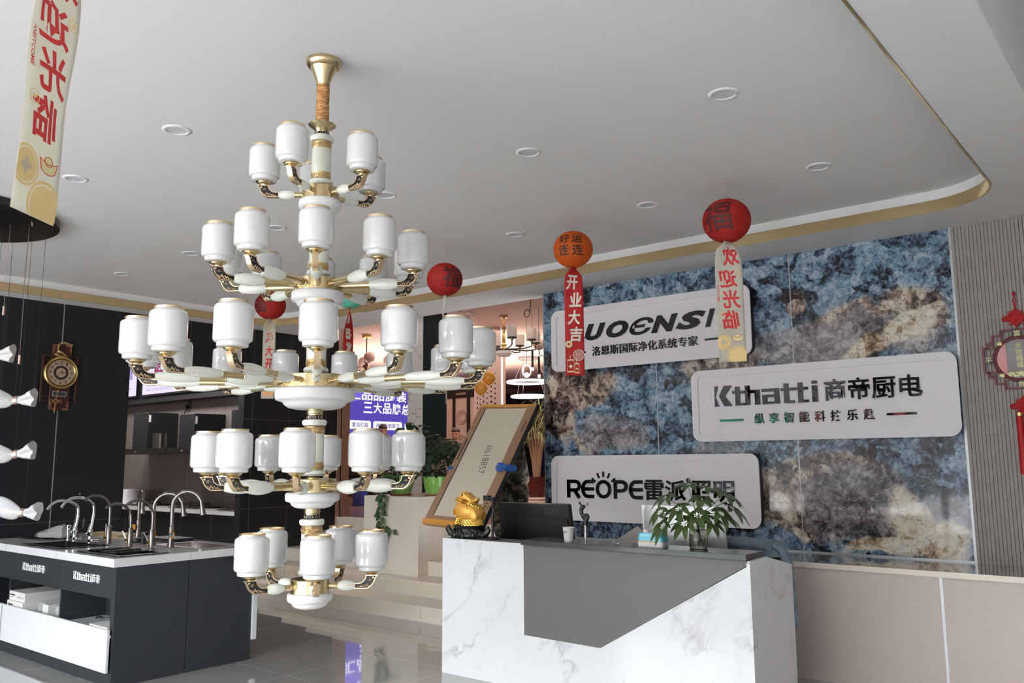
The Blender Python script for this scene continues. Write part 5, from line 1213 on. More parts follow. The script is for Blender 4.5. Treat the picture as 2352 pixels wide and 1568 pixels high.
# ================================================================== kitchen bay
kc = thing('kitchen_counter', 'dark kitchen base units with a white worktop in the bay', 'kitchen unit', (-12.2, 6.75, 0))
mb = MB().box(-2.38, 2.24, -.28, .29, .08, .932).box(-2.38, 2.24, -.24, .29, 0, .08)
for x in (-1.6, -.8, 0, .8, 1.6): mb.box(x-.003, x+.003, -.282, -.28, .1, .92, 1)
mb.build('base_unit', [M_black, M_groove], kc, smooth=False)
MB().box(-2.38, 2.24, -.31, .29, .933, .982).build('worktop', M_quartz, kc, smooth=False)
def hob(label, x):
    t = thing('gas_hob', label, 'hob', (x, 6.76, .9825), 0, 'gas hobs on the kitchen worktop')
    MB().box(-.36, .36, -.21, .2, 0, .012).build('glass_plate', M_satin, t, bevel=.003)
    for sx in (-.18, .18):
        MB().lathe([(0, .012), (.06, .012), (.062, .03), (.045, .045), (0, .045)], 20, 0, T(sx, 0, 0)).build('burner', M_chrome, t)
        mb = MB().torus(.11, .008, 20, 6, 0, T(sx, 0, .055))
        for k in range(4): a = pi/4+pi/2*k; mb.tube([(sx+.13*cos(a), .13*sin(a), .012), (sx+.13*cos(a), .13*sin(a), .065), (sx+.05*cos(a), .05*sin(a), .07)], .008, 6)
        mb.build('pan_support', M_rubber, t)
hob('black gas hob under the left range hood in the kitchen bay', -12.95); hob('black gas hob in the middle of the kitchen worktop', -11.55); hob('black gas hob at right end of the kitchen worktop', -10.25)
def hood(label, x0, x1, y0, zt, s0, s1):
    t = thing('range_hood', label, 'range hood', ((x0+x1)/2, 7.05, 1.77), 0, 'black range hoods on the kitchen wall')
    c = (x0+x1)/2
    MB().box(x0-c, x1-c, y0-7.05, -.003, .08, zt-1.77).build('chimney', M_black, t, bevel=.006)
    mb = MB().box(s0-c, s1-c, -.56, -.003, 0, .085); mb.box(-.03, .03, -.5615, -.56, .03, .045, 1); mb.build('canopy', [M_satin, M_silver], t, bevel=.004)
    MB().box(x1-c-.001, x1-c+.002, y0-7.05+.01, y0-7.05+.045, zt-1.77-.15, zt-1.77-.04).build('sticker', M_lens, t, smooth=False)
hood('tall black range hood with a steel canister, leftmost in the kitchen bay', -13.08, -12.62, 6.55, 2.41, -13.5, -11.95)
hood('black range hood in the middle of the kitchen bay under the socket', -11.70, -11.28, 6.55, 2.34, -11.93, -10.75)
hood('black range hood at the right edge of the kitchen bay', -10.45, -10.05, 6.62, 2.36, -10.68, -9.98)
tag(MB().cyl(.11, 0, .012, 28).cyl(.10, .012, .21, 28).cyl(.108, .21, .222, 28).build('steel_canister', M_gun, loc=(-12.33, 6.60, 1.8555)), 'shiny steel canister standing on the left range hood', 'canister')
sk = thing('wall_socket', 'wall socket with a plugged black cable above range hoods', 'socket', (-12.33, 7.05, 2.52))
MB().box(-.05, .05, -.012, 0, -.08, .08).build('plate', M_groove, sk, bevel=.003)
MB().box(-.03, .01, -.05, -.01, -.05, .01).tube([(-.01, -.04, -.04), (-.05, -.05, -.15), (.02, -.05, -.24), (.15, -.06, -.28)], .010, 8).build('plug_cable', M_rubber, sk)
tag(MB().box(-.28, .28, -.15, .15, 0, .23).box(.05, .28, -.16, -.15, 0, .23).build('white_appliance', M_wlam, loc=(-13.65, 6.80, .9825), bevel=.01), 'white box shaped appliance at left end of the kitchen worktop', 'appliance')
def tv(label, x0, x1, z0, z1, fn):
    t = thing('wall_display', label, 'screen', ((x0+x1)/2, 7.03, z0), 0, 'lit displays above the range hoods'); c = (x0+x1)/2
    MB().box(x0-c-.03, x1-c+.03, -.045, -.003, -.03, z1-z0+.03).build('display_frame', M_satin, t, smooth=False)
    MB().box(x0-c, x1-c, -.048, -.0455, 0, z1-z0).build('display_panel', M_tv, t, smooth=False)
    mb = MB(); fn(mb, c); mb.build('display_text', [M_tvred, M_tvgrey], t, smooth=False)
def f1(mb, c):
    text(mb, '商帝厨电', -13.35-c, -11.9-c, .27, .54, -.0495, .001, 0, bold=.03)
    text(mb, '2 款商帝厨电智能科技乐趣', -13.55-c, -11.2-c, .13, .18, -.0495, .001, 1); text(mb, '纵享智能科技乐趣', -13.55-c, -12.5-c, .05, .095, -.0495, .001, 1)
tv('wide lavender display with maroon lettering above the range hoods', -13.70, -10.15, 2.76, 3.34, f1)
tv('narrow lavender display left of the wide one above hoods', -14.50, -13.92, 2.76, 3.34, lambda mb, c: mb.box(-.2, .1, -.0495, -.0485, .12, .14, 1).box(-.2, .15, -.0495, -.0485, .28, .5, 1))
# ================================================================== planter block and plants
tag(MB().box(-8.013, -7.071, 6.94, 7.99, .3255, 1.222).build('planter_plinth', M_beige, smooth=False), 'beige stone plinth on the stairs carrying two potted plants', 'plinth')
def gpot(label, x, y, z, r, h):
    t = thing('plant_pot', label, 'plant pot', (x, y, z), 0, 'green pots on the beige plinth')
    MB().lathe([(0, .0), (r*.75, 0), (r*.85, .006), (r*.86, .018), (r*.8, .012), (0, .010)], 32).build('saucer', M_terra, t)
    pf = [(r*.62, .012), (r*.70, .03), (r*.86, h*.35), (r*.97, h*.7), (r, h), (r*.95, h), (r*.93, h*.92), (0, h*.9)]
    MB().lathe([(0, .012)]+pf, 36).build('pot_body', M_gpot, t, angle=50)
    mb = MB(); random.seed(4)
    for k in range(26):
        a = 2*pi*k/26; zz = h*random.uniform(.30, .55); ln = h*random.uniform(.10, .17)
        for q in range(5):
            t_ = q/4; z_ = zz+ln*(t_-.5); rr = r*(.70+.30*min(1, z_/h*1.05))*1.0; mb.sphere((rr*cos(a+.03*t_), rr*sin(a+.03*t_), z_), .006*(1-abs(t_-.5)), 6, 4)
        rr = r*(.70+.30*min(1, zz*.55/h)); mb.tube([(rr*cos(a), rr*sin(a), h*.12), (rr*1.03*cos(a+.02), rr*1.03*sin(a+.02), zz-ln*.5)], .0018, 4)
        if k % 2: zz = h*.72; rr = r*.985; mb.tube([(rr*cos(a-.05), rr*sin(a-.05), zz+.006), (rr*cos(a), rr*sin(a), zz), (rr*cos(a+.05), rr*sin(a+.05), zz+.006)], .002, 4)
    mb.build('reed_print', M_paper, t)
    MB().lathe([(0, h*.905), (r*.92, h*.905)], 28, cap=False).build('soil', M_soil, t)
    return t
gpot('green printed pot holding the bushy plant, right side of the beige plinth', -7.19, 7.32, 1.2225, .135, .225)
gpot('green printed pot holding the trailing vine, left side of the beige plinth', -7.66, 7.22, 1.2225, .16, .24)
random.seed(21)
def bush(name, label, x, y, z, tips, ll, m, base=.02):
    p = thing(name, label, 'plant', (x, y, z)); lv = MB(); stm = MB()
    for tx_, ty_, tz_ in tips:
        tip = Vector((tx_, ty_, tz_)); b0 = Vector((random.uniform(-base, base), random.uniform(-base, base), 0))
        stm.tube([b0, b0+Vector((tx_*.2, ty_*.2, tz_*.5)), tip], .004, 6, rs=[.006, .0045, .002])
        whorl(lv, tip, Vector((tx_*.9, ty_*.9-.05, .35)), ll*random.uniform(.8, 1.2), ll*.42, 7, 1.2, .6)
    lv.build('foliage', [m, M_stem], p, angle=80); stm.build('stems', M_bark, p); return p
tp = [(random.gauss(0, .19), random.gauss(0, .14), random.uniform(.05, .44)) for _ in range(34)]+[(.30, -.1, .34), (.36, -.05, .30), (.22, -.1, .37), (-.05, 0, .50), (.42, 0, .26)]
bush('umbrella_plant', 'dark bushy umbrella plant in the right green pot beside carried panel', -7.19, 7.32, 1.4275, tp, .125, M_leafd)
tp = [(random.gauss(0, .13), random.gauss(0, .1), random.uniform(.03, .32)) for _ in range(20)]+[(.10, 0, .66), (.16, .05, .62), (-.02, 0, .60), (.28, .1, .62), (.34, .05, .56), (.22, 0, .5)]
vp = thing('trailing_vine', 'green heart leaved vine trailing from the left green pot down the plinth', 'plant', (-7.66, 7.22, 1.4405))
lv = MB(); stm = MB()
for a, b, c in tp: 
    tip = Vector((a, b, c)); stm.tube([(a*.1, b*.1, 0), (a*.3, b*.3, c*.6), tip], .003, 5)
    for k in range(4): leaf(lv, tip, (random.gauss(0, 1), random.gauss(0, 1), random.uniform(-.6, .3)), (0, 0, 1), random.uniform(.08, .13), random.uniform(.06, .09), .35)
def vine(pts, n, sz):
    P = [Vector(p) for p in pts]; stm.tube(P, .003, 6)
    for k in range(n):
        t = k/(n-1)*(len(P)-1); i = min(int(t), len(P)-2); q = P[i].lerp(P[i+1], t-i)
        sd = random.choice((-1, 1)); d = Vector((sd*random.uniform(.4, 1), -.25, random.uniform(-.9, -.1))); st0 = q+d*.02
        leaf(lv, st0, d, (0, -1, .3), sz*random.uniform(.8, 1.25), sz*random.uniform(.65, .9), .15, fold=.12)
vine([(.0, -.1, .02), (.0, -.29, .0), (-.02, -.315, -.1), (.01, -.315, -.3), (-.015, -.31, -.5), (.04, -.31, -.62), (.02, -.31, -.72)], 46, .085)
vine([(.05, -.1, .02), (.06, -.29, .02), (.05, -.315, -.12), (.03, -.315, -.28)], 20, .085)
vine([(.02, -.31, -.50), (.09, -.31, -.60), (.14, -.31, -.66), (.19, -.31, -.60)], 7, .07)
vine([(.02, -.31, -.72), (.0, -.31, -.80), (-.02, -.31, -.88), (.10, -.31, -.86)], 8, .06)
lv.build('leaves', [M_vine], vp, angle=80); stm.build('stems', M_stem, vp)
# tall strap leaved plant in a dark red pot
rp = thing('floor_pot', 'dark red marbled floor pot on a white saucer in showroom', 'plant pot', (-10.62, 13.75, .8505))
MB().lathe([(0, 0), (.20, 0), (.22, .02), (.22, .05), (.19, .05), (.19, .02), (0, .02)], 32).build('saucer', M_paper, rp)
MB().lathe([(0, .022), (.145, .022), (.155, .05), (.20, .42), (.215, .43), (.215, .46), (.19, .46), (.185, .42), (0, .41)], 32).build('pot_body', M_rpot, rp)
tpnt = thing('strap_leaf_plant', 'tall showroom plant with drooping pale strap leaves in the dark red pot', 'plant', (-10.62, 13.75, 1.265))
lv = MB(); tr_ = MB(); random.seed(8)
for hx, hy, hz in ((-.12, 0, 1.05), (.06, .06, 1.35), (.18, -.05, .85), (-.22, .05, .75), (.0, 0, 1.15), (.26, .02, 1.15)):
    tr_.tube([(hx*.2, hy*.2, 0), (hx*.5, hy*.5, hz*.5), (hx, hy, hz)], .022, 8, rs=[.032, .026, .02])
    for k in range(46):
        a = random.uniform(0, 6.283); e = random.uniform(-.1, 1.2); L_ = random.uniform(.5, .85); dx_, dy_ = cos(a), sin(a); vs = []; p = Vector((hx, hy, hz)); d = Vector((dx_*cos(e), dy_*cos(e), sin(e)))
        s_ = Vector((-dy_, dx_, 0))
        for i in range(8):
            w = .013*(1-i/7.5); vs += [p-s_*w, p+s_*w]; p = p+d*(L_/7); d = (d+Vector((0, 0, -.30))).normalized()
        lv.add(vs, [(2*i, 2*i+1, 2*i+3, 2*i+2) for i in range(7)])
lv.build('foliage', M_strap, tpnt, angle=80); tr_.build('trunks', M_bark, tpnt)
# ================================================================== carried panel
u2 = Vector((-.009, .565, .825)).normalized(); u1 = Vector((1, .011, .003)).normalized(); tw = R(-2.6)
a1 = (u1*cos(tw)+u2*sin(tw)).normalized(); a2 = (u2*cos(tw)-u1*sin(tw)).normalized(); nn = a1.cross(a2)   # nn: towards the viewer
PM = Matrix(((a1.x, -nn.x, a2.x, 0), (a1.y, -nn.y, a2.y, 0), (a1.z, -nn.z, a2.z, 0), (0, 0, 0, 1)))
pnl = thing('framed_panel', 'large framed canvas panel with cardboard edges carried by the worker', 'panel', (-6.117, 6.068, 1.03))
PW, PH = .775, 1.45
MB().box(0, PW, .004, .030, 0, PH, 0, PM).build('canvas_back', M_canvas, pnl, smooth=False)
mb = MB()
for a in ((0, .085, 0, PH), (PW-.115, PW, 0, PH), (.085, PW-.115, 0, .085), (.085, PW-.115, PH-.045, PH)): mb.box(a[0], a[1], -.002, .034, a[2], a[3], 0, PM)
mb.box(.085, .093, -.0025, -.0015, .09, PH-.05, 2, PM)
for k in range(12): mb.box(.03+.0, .05, -.003, -.0015, .75+.022*k, .765+.022*k, 2, PM)
for k in range(8): mb.box(PW-.05, PW-.035, -.003, -.0015, 1.10+.018*k, 1.112+.018*k, 2, PM)
mb.stroke([(PW-.09, .20), (PW-.03, .20), (PW-.03, .34), (PW-.09, .34), (PW-.09, .20)], .003, -.003, -.0015, 2, PM)
for k in range(3): mb.box(PW-.075, PW-.06, -.003, -.0015, .22+.035*k, .24+.035*k, 2, PM)
mb.build('cardboard_edge', [M_card, M_card, M_dark], pnl, smooth=False)
MB().box(PW, PW+.004, -.003, .05, -.02, PH+.01, 0, PM).box(0, PW, .034, .05, -.01, PH, 0, PM).build('dark_frame', M_satin, pnl, smooth=False)
MB().box(-.01, .42, -.0045, .036, -.012, .042, 0, PM).build('parcel_tape', M_tape, pnl, smooth=False)
mb = MB().box(0, PW*.86, -.0045, .036, PH-.03, PH+.004, 0, PM).box(PW*.80, PW, -.0045, .036, PH-.02, PH+.004, 0, PM); mb.build('parcel_tape', M_tape, pnl, smooth=False)
mb = MB(); Q = PM @ T(.40, 0, .92) @ RY(R(83)); text(mb, '#618857', -.02, .33, -.05, .05, .0025, .0006, bold=-.012, shear=.1, M=Q); mb.build('pencil_writing', M_pencil, pnl, smooth=False)
# ================================================================== people
def skin(name, chains, m, parent, sub=2, extra=None):
    key = {}; V = []; RR = []; E = []
    for pts, rs in chains:
        prev = None
        for p, r in zip(pts, rs):
            k = tuple(round(c, 4) for c in p)
            if k not in key: key[k] = len(V); V.append(p); RR.append(r)
            i = key[k]
            if prev is not None and prev != i: E.append((prev, i))
            prev = i
    me = bpy.data.meshes.new(name+'_net'); me.from_pydata(V, E, []); o = bpy.data.objects.new(name, me); COL.objects.link(o)
    o.modifiers.new('s', 'SKIN'); o.modifiers.new('u', 'SUBSURF').levels = sub
    for i, r in enumerate(RR):
        d = me.skin_vertices[0].data[i]; d.radius = (r, r) if not hasattr(r, '__len__') else r; d.use_root = (i == 0)
    bpy.context.view_layer.update()
    m2 = bpy.data.meshes.new_from_object(o.evaluated_get(bpy.context.evaluated_depsgraph_get()))
    vs = [tuple(v.co) for v in m2.vertices]; fs = [tuple(p.vertices) for p in m2.polygons]
    bpy.data.objects.remove(o); bpy.data.meshes.remove(me); bpy.data.meshes.remove(m2)
    mb = MB().add(vs, fs)
    if extra: extra(mb)
    return mb.build(name, m if isinstance(m, list) else [m], parent, angle=180)
def head(mb, M):
    """head of 0.235 m looking along -Y, chin at z=0; materials 0 skin, 1 dark, 2 lip"""
    st_ = [(.0, .030, -.058, .03), (.012, .044, -.080, .045), (.035, .056, -.090, .060), (.065, .066, -.092, .075), (.095, .072, -.092, .088), (.125, .075, -.090, .096), (.155, .077, -.088, .100), (.185, .073, -.078, .098), (.212, .058, -.055, .080), (.228, .036, -.03, .05), (.234, .010, .0, .02)]
    rg = []
    for z, w, f, b in st_:
        rg.append([(w*sin(a), (f if cos(a) > 0 else b)*abs(cos(a))**.85*(1 if cos(a) > 0 else 1), z) for a in [2*pi*q/24 for q in range(24)]])
    mb.rings([[(x, y, z) for x, y, z in r] for r in rg], 0, M)
    mb.tube([(0, -.088, .128), (0, -.100, .105), (0, -.112, .088), (0, -.098, .078)], .01, 10, 0, M, rs=[.008, .011, .014, .010])
    for s_ in (-1, 1):
        mb.sphere((s_*.013, -.097, .082), .009, 8, 6, 0, M); mb.sphere((s_*.078, .008, .105), (.010, .022, .032), 10, 8, 0, M)
        mb.sphere((s_*.031, -.083, .117), (.013, .008, .006), 10, 6, 1, M); mb.tube([(s_*.014, -.094, .136), (s_*.032, -.093, .141), (s_*.050, -.082, .136)], .004, 6, 1, M)
    mb.tube([(-.024, -.086, .052), (0, -.096, .053), (.024, -.086, .052)], .0055, 8, 2, M, rs=[.003, .007, .003]); mb.tube([(-.02, -.084, .045), (0, -.092, .044), (.02, -.084, .045)], .0055, 8, 2, M, rs=[.003, .007, .003])
def hair_cap(parent, M, name='short_hair'):
    mb = MB(); rg = []
    for z, w, f, b in ((.085, .070, .02, .094), (.12, .079, -.01, .102), (.15, .081, -.05, .107), (.172, .081, -.088, .107), (.19, .078, -.088, .104), (.216, .063, -.068, .086), (.234, .040, -.04, .055), (.243, .008, -.005, .01)):
        rg.append([(w*sin(a), (f if cos(a) > 0 else b)*abs(cos(a))**.85, z) for a in [2*pi*q/24 for q in range(24)]])
    mb.rings(rg, 0, M, caps=False); return mb.build(name, M_hair, parent, angle=60)
M_lip = mat('lip', (.36, .15, .12), .5)
def hand(base, d, palm_n, side, s=1.0, curl=.5):
    """chains for a hand: wrist at base, pointing along d, palm facing palm_n; side=+1 thumb on a x n side"""
    d = Vector(d).normalized(); pn_ = Vector(palm_n); pn_ = (pn_-d*pn_.dot(d)).normalized(); sx = d.cross(pn_)*side; b = Vector(base); ch_ = []
    mid = b+d*.045*s; ch_.append(([b, mid], [.026*s, (.036*s, .018*s)]))
    for k, (of, l) in enumerate(((.027, .070), (.009, .080), (-.010, .075), (-.028, .058))):
        kn_ = b+d*.088*s+sx*of*s; dd = d; q = kn_; pts = [mid, kn_]; rs_ = [(.036*s, .018*s), .0105*s]
        for j in range(3):
            dd = (dd*cos(curl)+pn_*sin(curl)).normalized(); pn2 = (pn_*cos(curl)-d*0).normalized(); q = q+dd*(l/3)*s; pts.append(q); rs_.append((.0098-.0009*j)*s)
        ch_.append((pts, rs_))
    t0_ = b+d*.03*s+sx*.026*s; t1_ = t0_+(sx*.7+d*.6+pn_*.25).normalized()*.034*s; t2_ = t1_+(sx*.35+d*.7+pn_*.6).normalized()*.03*s
    ch_.append(([mid, t0_, t1_, t2_], [(.036*s, .018*s), .014*s, .0115*s, .0095*s])); return ch_
# worker in camouflage behind the panel
wk = thing('person', 'worker in camouflage clothes and blue gloves carrying the framed panel', 'person', (-5.80, 7.13, .4905)); wk.scale = (.94, .94, .94)
V3 = Vector
hp = V3((0, 0, .95)); ch1 = V3((.02, -.15, 1.28)); nk = V3((.03, -.18, 1.42)); hd = V3((.04, -.19, 1.48))
shR, elR, wrR = V3((.20, -.20, 1.35)), V3((.40, -.42, 1.14)), V3((.527, -.697, 1.133)); shL, elL, wrL = V3((-.17, -.20, 1.35)), V3((-.36, -.44, 1.12)), V3((-.367, -.638, 1.096))
hR, kR, aR_ = V3((.10, 0, .92)), V3((.24, -.26, .54)), V3((.16, .02, .10)); hL, kL, aL = V3((-.10, 0, .92)), V3((-.12, -.14, .50)), V3((-.14, .06, .10))
body = [([hp, V3((.01, -.04, 1.12)), ch1, nk, hd], [.10, .10, .12, .055, .052]), ([ch1, shR, elR, wrR], [.15, .06, .046, .032]), ([ch1, shL, elL, wrL], [.15, .06, .046, .032]),
        ([hp, hR, kR, aR_, aR_+V3((.02, -.14, -.06))], [.13, .085, .062, .042, .035]), ([hp, hL, kL, aL, aL+V3((-.02, -.14, -.06))], [.13, .085, .062, .042, .035])]
body += hand(wrR, (-.35, -.9, .1), (-1, .25, 0), 1, 1.0, .95)+hand(wrL, (.3, -.9, .1), (1, .25, 0), -1, 1.0, .95)
HM = T(*hd) @ T(.0, 0, .02) @ RX(R(16))
skin('body', body, [M_skin, M_hair, M_lip], wk, 1, lambda mb: head(mb, HM)); hair_cap(wk, HM)
skin('camouflage_jacket', [([hp+V3((.01, 0, -.06)), hp+V3((0, -.01, .06)), V3((.01, -.06, 1.12)), ch1, nk-V3((0, 0, .03))], [.19, .195, .195, .19, .08]), ([ch1, shR, elR, wrR.lerp(elR, .02)], [.175, .085, .072, .056]), ([ch1, shL, elL, wrL.lerp(elL, .02)], [.175, .085, .072, .056])], M_camo, wk)
skin('camouflage_trousers', [([hp+V3((0, 0, .06)), hp, hR, kR, aR_+V3((0, 0, .02))], [.16, .165, .118, .092, .075]), ([hp, hL, kL, aL+V3((0, 0, .02))], [.165, .118, .092, .075])], M_camo, wk)
for nm_, wr_, d_, pnv, sd_ in (('glove', wrR, (-.35, -.9, .1), (-1, .25, 0), 1), ('glove', wrL, (.3, -.9, .1), (1, .25, 0), -1)):
    hc = hand(wr_, d_, pnv, sd_, 1.25, .95); bk = V3(wr_)-V3(d_).normalized()*.05; skin(nm_, [([V3(wr_), bk], [.036, .042])]+hc, M_glove, wk)
for a_ in (aR_, aL): MB().rings([[(a_.x+.052*cos(q)*(1-.3*t), a_.y-.05-.13*t*0+.13*sin(q)*(1-.35*t), .002+.10*t) for q in [2*pi*k/16 for k in range(16)]] for t in (0, .3, .7, 1)]).build('shoe', M_dark, wk, angle=60)
# seated man in dark jacket
def seated(label, loc, rz, tilt):
    p = thing('person', label, 'person', loc, rz)
    hp = V3((0, .12, .52)); c1 = V3((0, .04, .92)); nk = V3((0, .02, 1.10)); hd = V3((0, -.01, 1.16))
    sR, eR, wR = V3((.19, .03, 1.00)), V3((.28, -.14, .76)), V3((.14, -.36, .78)); sL, eL, wL = [V3((-v.x, v.y, v.z)) for v in (sR, eR, wR)]
    arms = [([c1, sR, eR, wR], [.14, .06, .045, .03]), ([c1, sL, eL, wL], [.14, .06, .045, .03])]
    legs = [([hp, V3((s_*.1, .06, .50)), V3((s_*.14, -.38, .50)), V3((s_*.14, -.36, .09)), V3((s_*.14, -.50, .03))], [.13, .085, .06, .04, .03]) for s_ in (-1, 1)]
    HM = T(*hd) @ T(0, 0, .01) @ RZ(tilt) @ RX(R(14))
    skin('body', [([hp, V3((0, .10, .72)), c1, nk, hd], [.13, .125, .14, .052, .05])]+arms+legs+hand(wR, (-.3, -1, 0), (0, 0, -1), 1, 1, .4)+hand(wL, (.3, -1, 0), (0, 0, -1), -1, 1, .4), [M_skin, M_hair, M_lip], p, 1, lambda mb: head(mb, HM)); hair_cap(p, HM)
    skin('jacket', [([hp, V3((0, .10, .72)), c1, nk-V3((0, 0, .03))], [.155, .155, .165, .075]), ([c1, sR, eR, wR.lerp(eR, .1)], [.165, .082, .068, .05]), ([c1, sL, eL, wL.lerp(eL, .1)], [.165, .082, .068, .05])], M_dark, p)
    skin('trousers', [([hp]+l[0][1:4], [.15, .11, .085, .065]) for l in legs], M_dark, p)
    mb = MB().box(-.22, .22, -.12, .34, .40, .445).box(-.22, .22, .30, .34, .445, .95)
    st_ = thing('stool_chair', 'dark chair under the ' + label.split(',')[0], 'chair', loc, rz)
    mb.build('seat_shell', M_dark, st_, bevel=.015)
    for sx in (-.19, .19):
        for sy in (-.10, .31): MB().cyl(.014, 0, .40, 10, 0, T(sx, sy, 0)).build('leg', M_satin, st_)
seated('man with cropped black hair in a dark jacket, seated in showroom', (-11.36, 12.16, .8805), R(25), R(2))
seated('dark haired person seated before the purple screen, mostly hidden', (-12.10, 10.90, .935), R(60), 0)
# ================================================================== purple advertising screen
ls = thing('advertising_screen', 'large purple lit advertising screen with white lettering in showroom', 'screen', (-16.85, 15.6, .8505), pi/2)
MB().box(-1.76, 1.76, -.02, .10, .30, 3.78).box(-1.6, 1.6, -.0, .2, 0, .30).build('screen_frame', M_satin, ls, smooth=False)
mb = MB().box(-1.72, 1.72, -.026, -.021, .34, 3.74)
mb.prism([(-1.72, 2.30)]+[(-1.72+1.25*cos(R(a))*.9, 2.95+.65*sin(R(a))) for a in range(-88, 91, 8)]+[(-1.72, 3.6)], -.0275, -.0262, 1); mb.build('lit_panel', [M_led, M_led2], ls, smooth=False)
mb = MB(); Kx = lambda y: y-15.6
for i, c in enumerate('汇品品质装修'): text(mb, c, Kx(14.02+.405*i), Kx(14.385+.405*i), 2.37, 2.66, -.029, .001, bold=.022)
for i, c in enumerate('三大品牌总代'): text(mb, c, Kx(14.49+.335*i), Kx(14.79+.335*i), 2.04, 2.33, -.029, .001, bold=.022)
for a, b in ((14.02, 14.75), (14.83, 15.86), (15.95, 16.9)): mb.prism(rrect(Kx(a), Kx(b), 1.62, 1.84, .06), -.029, -.0281)
text(mb, '汇聚灯饰', -1.2, 1.3, 2.85, 3.35, -.029, .001, bold=.04)
for a, b, s_ in ((14.12, 14.65, '雷派灯具'), (14.93, 15.76, '商帝智能厨卫'), (16.05, 16.8, '洛恩斯净水')): text(mb, s_, Kx(a), Kx(b), 1.67, 1.79, -.0305, .001, 1, bold=.01)
mb.build('screen_lettering', [M_ledw, M_ledt], ls, smooth=False)
# ================================================================== hanging lamps of the showroom
def rod(mb, x, y, z0, z1, r=.006): mb.cyl(r, z0, z1, 8, 0, T(x, y, 0)); return mb
gl = thing('globe_chandelier', 'bronze chandelier with smoked and lit globes before the purple screen', 'chandelier', (-11.52, 9.97, 0))
MB().cyl(.085, 3.83, 3.9, 24).build('ceiling_canopy', M_agold, gl); rod(MB(), 0, 0, 3.5, 3.84, .01).build('rod', M_satin, gl)
MB().lathe([(0, 3.56), (.02, 3.55), (.028, 3.52), (.012, 3.49), (.035, 3.44), (.04, 3.40), (.018, 3.37), (.06, 3.34), (.07, 3.30), (.02, 3.25), (0, 3.2)], 20).build('turned_column', M_wood, gl)
for k in range(8):
    a = 2*pi*k/8+.2; z = 3.44 if k % 2 else 3.12; rr = .40 if k % 2 else .30
    MB().tube([(0, 0, 3.32), (rr*.5*cos(a), rr*.5*sin(a), 3.24), (rr*cos(a), rr*sin(a), z-.10)], .010, 8).build('arm', M_gold, gl)
    MB().sphere((rr*cos(a), rr*sin(a), z), .10, 18, 12).build('glass_globe', M_globe if k % 2 else M_glow, gl)
dc = thing('drum_chandelier', 'brass chandelier with linen drum shades in the pink showroom', 'chandelier', (-8.386, 10.06, 0))
MB().cyl(.065, 3.86, 3.9, 24).build('ceiling_canopy', M_agold, dc)
MB().tube([(.01*sin(i*2), .01*cos(i*2), 3.86-.012*i) for i in range(14)], .02, 8).build('chain_sleeve', M_fabric, dc)
MB().lathe([(0, 3.71), (.045, 3.70), (.02, 3.66), (.022, 3.60), (.028, 3.58), (.028, 3.46), (.05, 3.43), (.03, 3.40), (.045, 3.36), (.045, 3.33), (0, 3.33)], 20).build('column', M_agold, dc)
MB().lathe([(0, 3.335), (.12, 3.33), (.125, 3.29), (.09, 3.25), (.0, 3.235)], 28).build('glass_bowl', M_frost, dc)
sh0 = None
for k in range(8):
    a = 2*pi*k/8+.15; rr = .52 if k % 2 else .50
    MB().tube([(.04*cos(a), .04*sin(a), 3.36), (rr*.7*cos(a), rr*.7*sin(a), 3.345), (rr*cos(a), rr*sin(a), 3.37), (rr*cos(a), rr*sin(a), 3.44)], .011, 8).build('arm', M_satin, dc)
    if sh0 is None:
        sh0 = MB().lathe([(.072, .015), (.078, .20), (.074, .20), (.068, .015)], 28).build('drum_shade', M_shade, dc, loc=(rr*cos(a), rr*sin(a), 3.45)); MB().lathe([(.0725, .012), (.0735, .03), (.0715, .03), (.0705, .012)], 28).build('grey_band', M_cab, sh0); MB().cyl(.025, -.012, .03, 16).build('socket_cup', M_agold, sh0)
    else: copy_tree(sh0, dc, (rr*cos(a), rr*sin(a), 3.45))
rl = thing('ring_pendant', 'stacked glowing white ring pendants right in the pink showroom', 'pendant light', (-11.44, 14.55, 0))
MB().cyl(.22, 3.84, 3.9, 32).build('ceiling_canopy', M_silver, rl)
for z, r_ in ((3.35, .46), (3.03, .37)):
    MB().torus(r_, .018, 48, 8, 0, T(0, 0, z), .027).build('lit_ring', M_glow2, rl)
    mb = MB()
    for k in range(3): a = 2*pi*k/3+.5; mb.tube([(r_*cos(a), r_*sin(a), z), (.15*cos(a), .15*sin(a), 3.86)], .004, 5)
    mb.build('wire', M_silver, rl)
ov = thing('oval_pendant', 'small oval ring pendant with a glowing bulb in the showroom', 'pendant light', (-8.32, 10.55, 0))
rod(MB(), 0, 0, 3.17, 3.9, .003).build('wire', M_satin, ov); MB().torus(.066, .010, 28, 8, 0, T(0, 0, 3.055) @ RZ(R(39)) @ S(1, 1, 1.45) @ RX(pi/2)).build('lit_oval', M_glow2, ov); MB().sphere((0, 0, 2.995), .034, 14, 10).build('bulb', M_glow, ov)
for lb, x, y, z in (('black tube pendant with lit tip, left of two by the stone wall', -7.925, 10.195, 3.05), ('black tube pendant with lit tip, right of two by the stone wall', -7.556, 9.876, 2.89)):
    t = thing('tube_pendant', lb, 'pendant light', (x, y, 0), 0, 'black tube pendants'); rod(MB(), 0, 0, z+.27, 3.9, .003).build('wire', M_satin, t); MB().cyl(.017, z, z+.27, 16).build('tube_body', M_satin, t); MB().lathe([(0, z+.005), (.016, z), (.022, z-.025), (.016, z-.045), (0, z-.05)], 14).build('lit_tip', M_glow, t)
wg = thing('globe_pendant', 'pinkish glass globe lamp on curved arms beside the stone wall', 'pendant light', (-8.43, 11.02, 0))
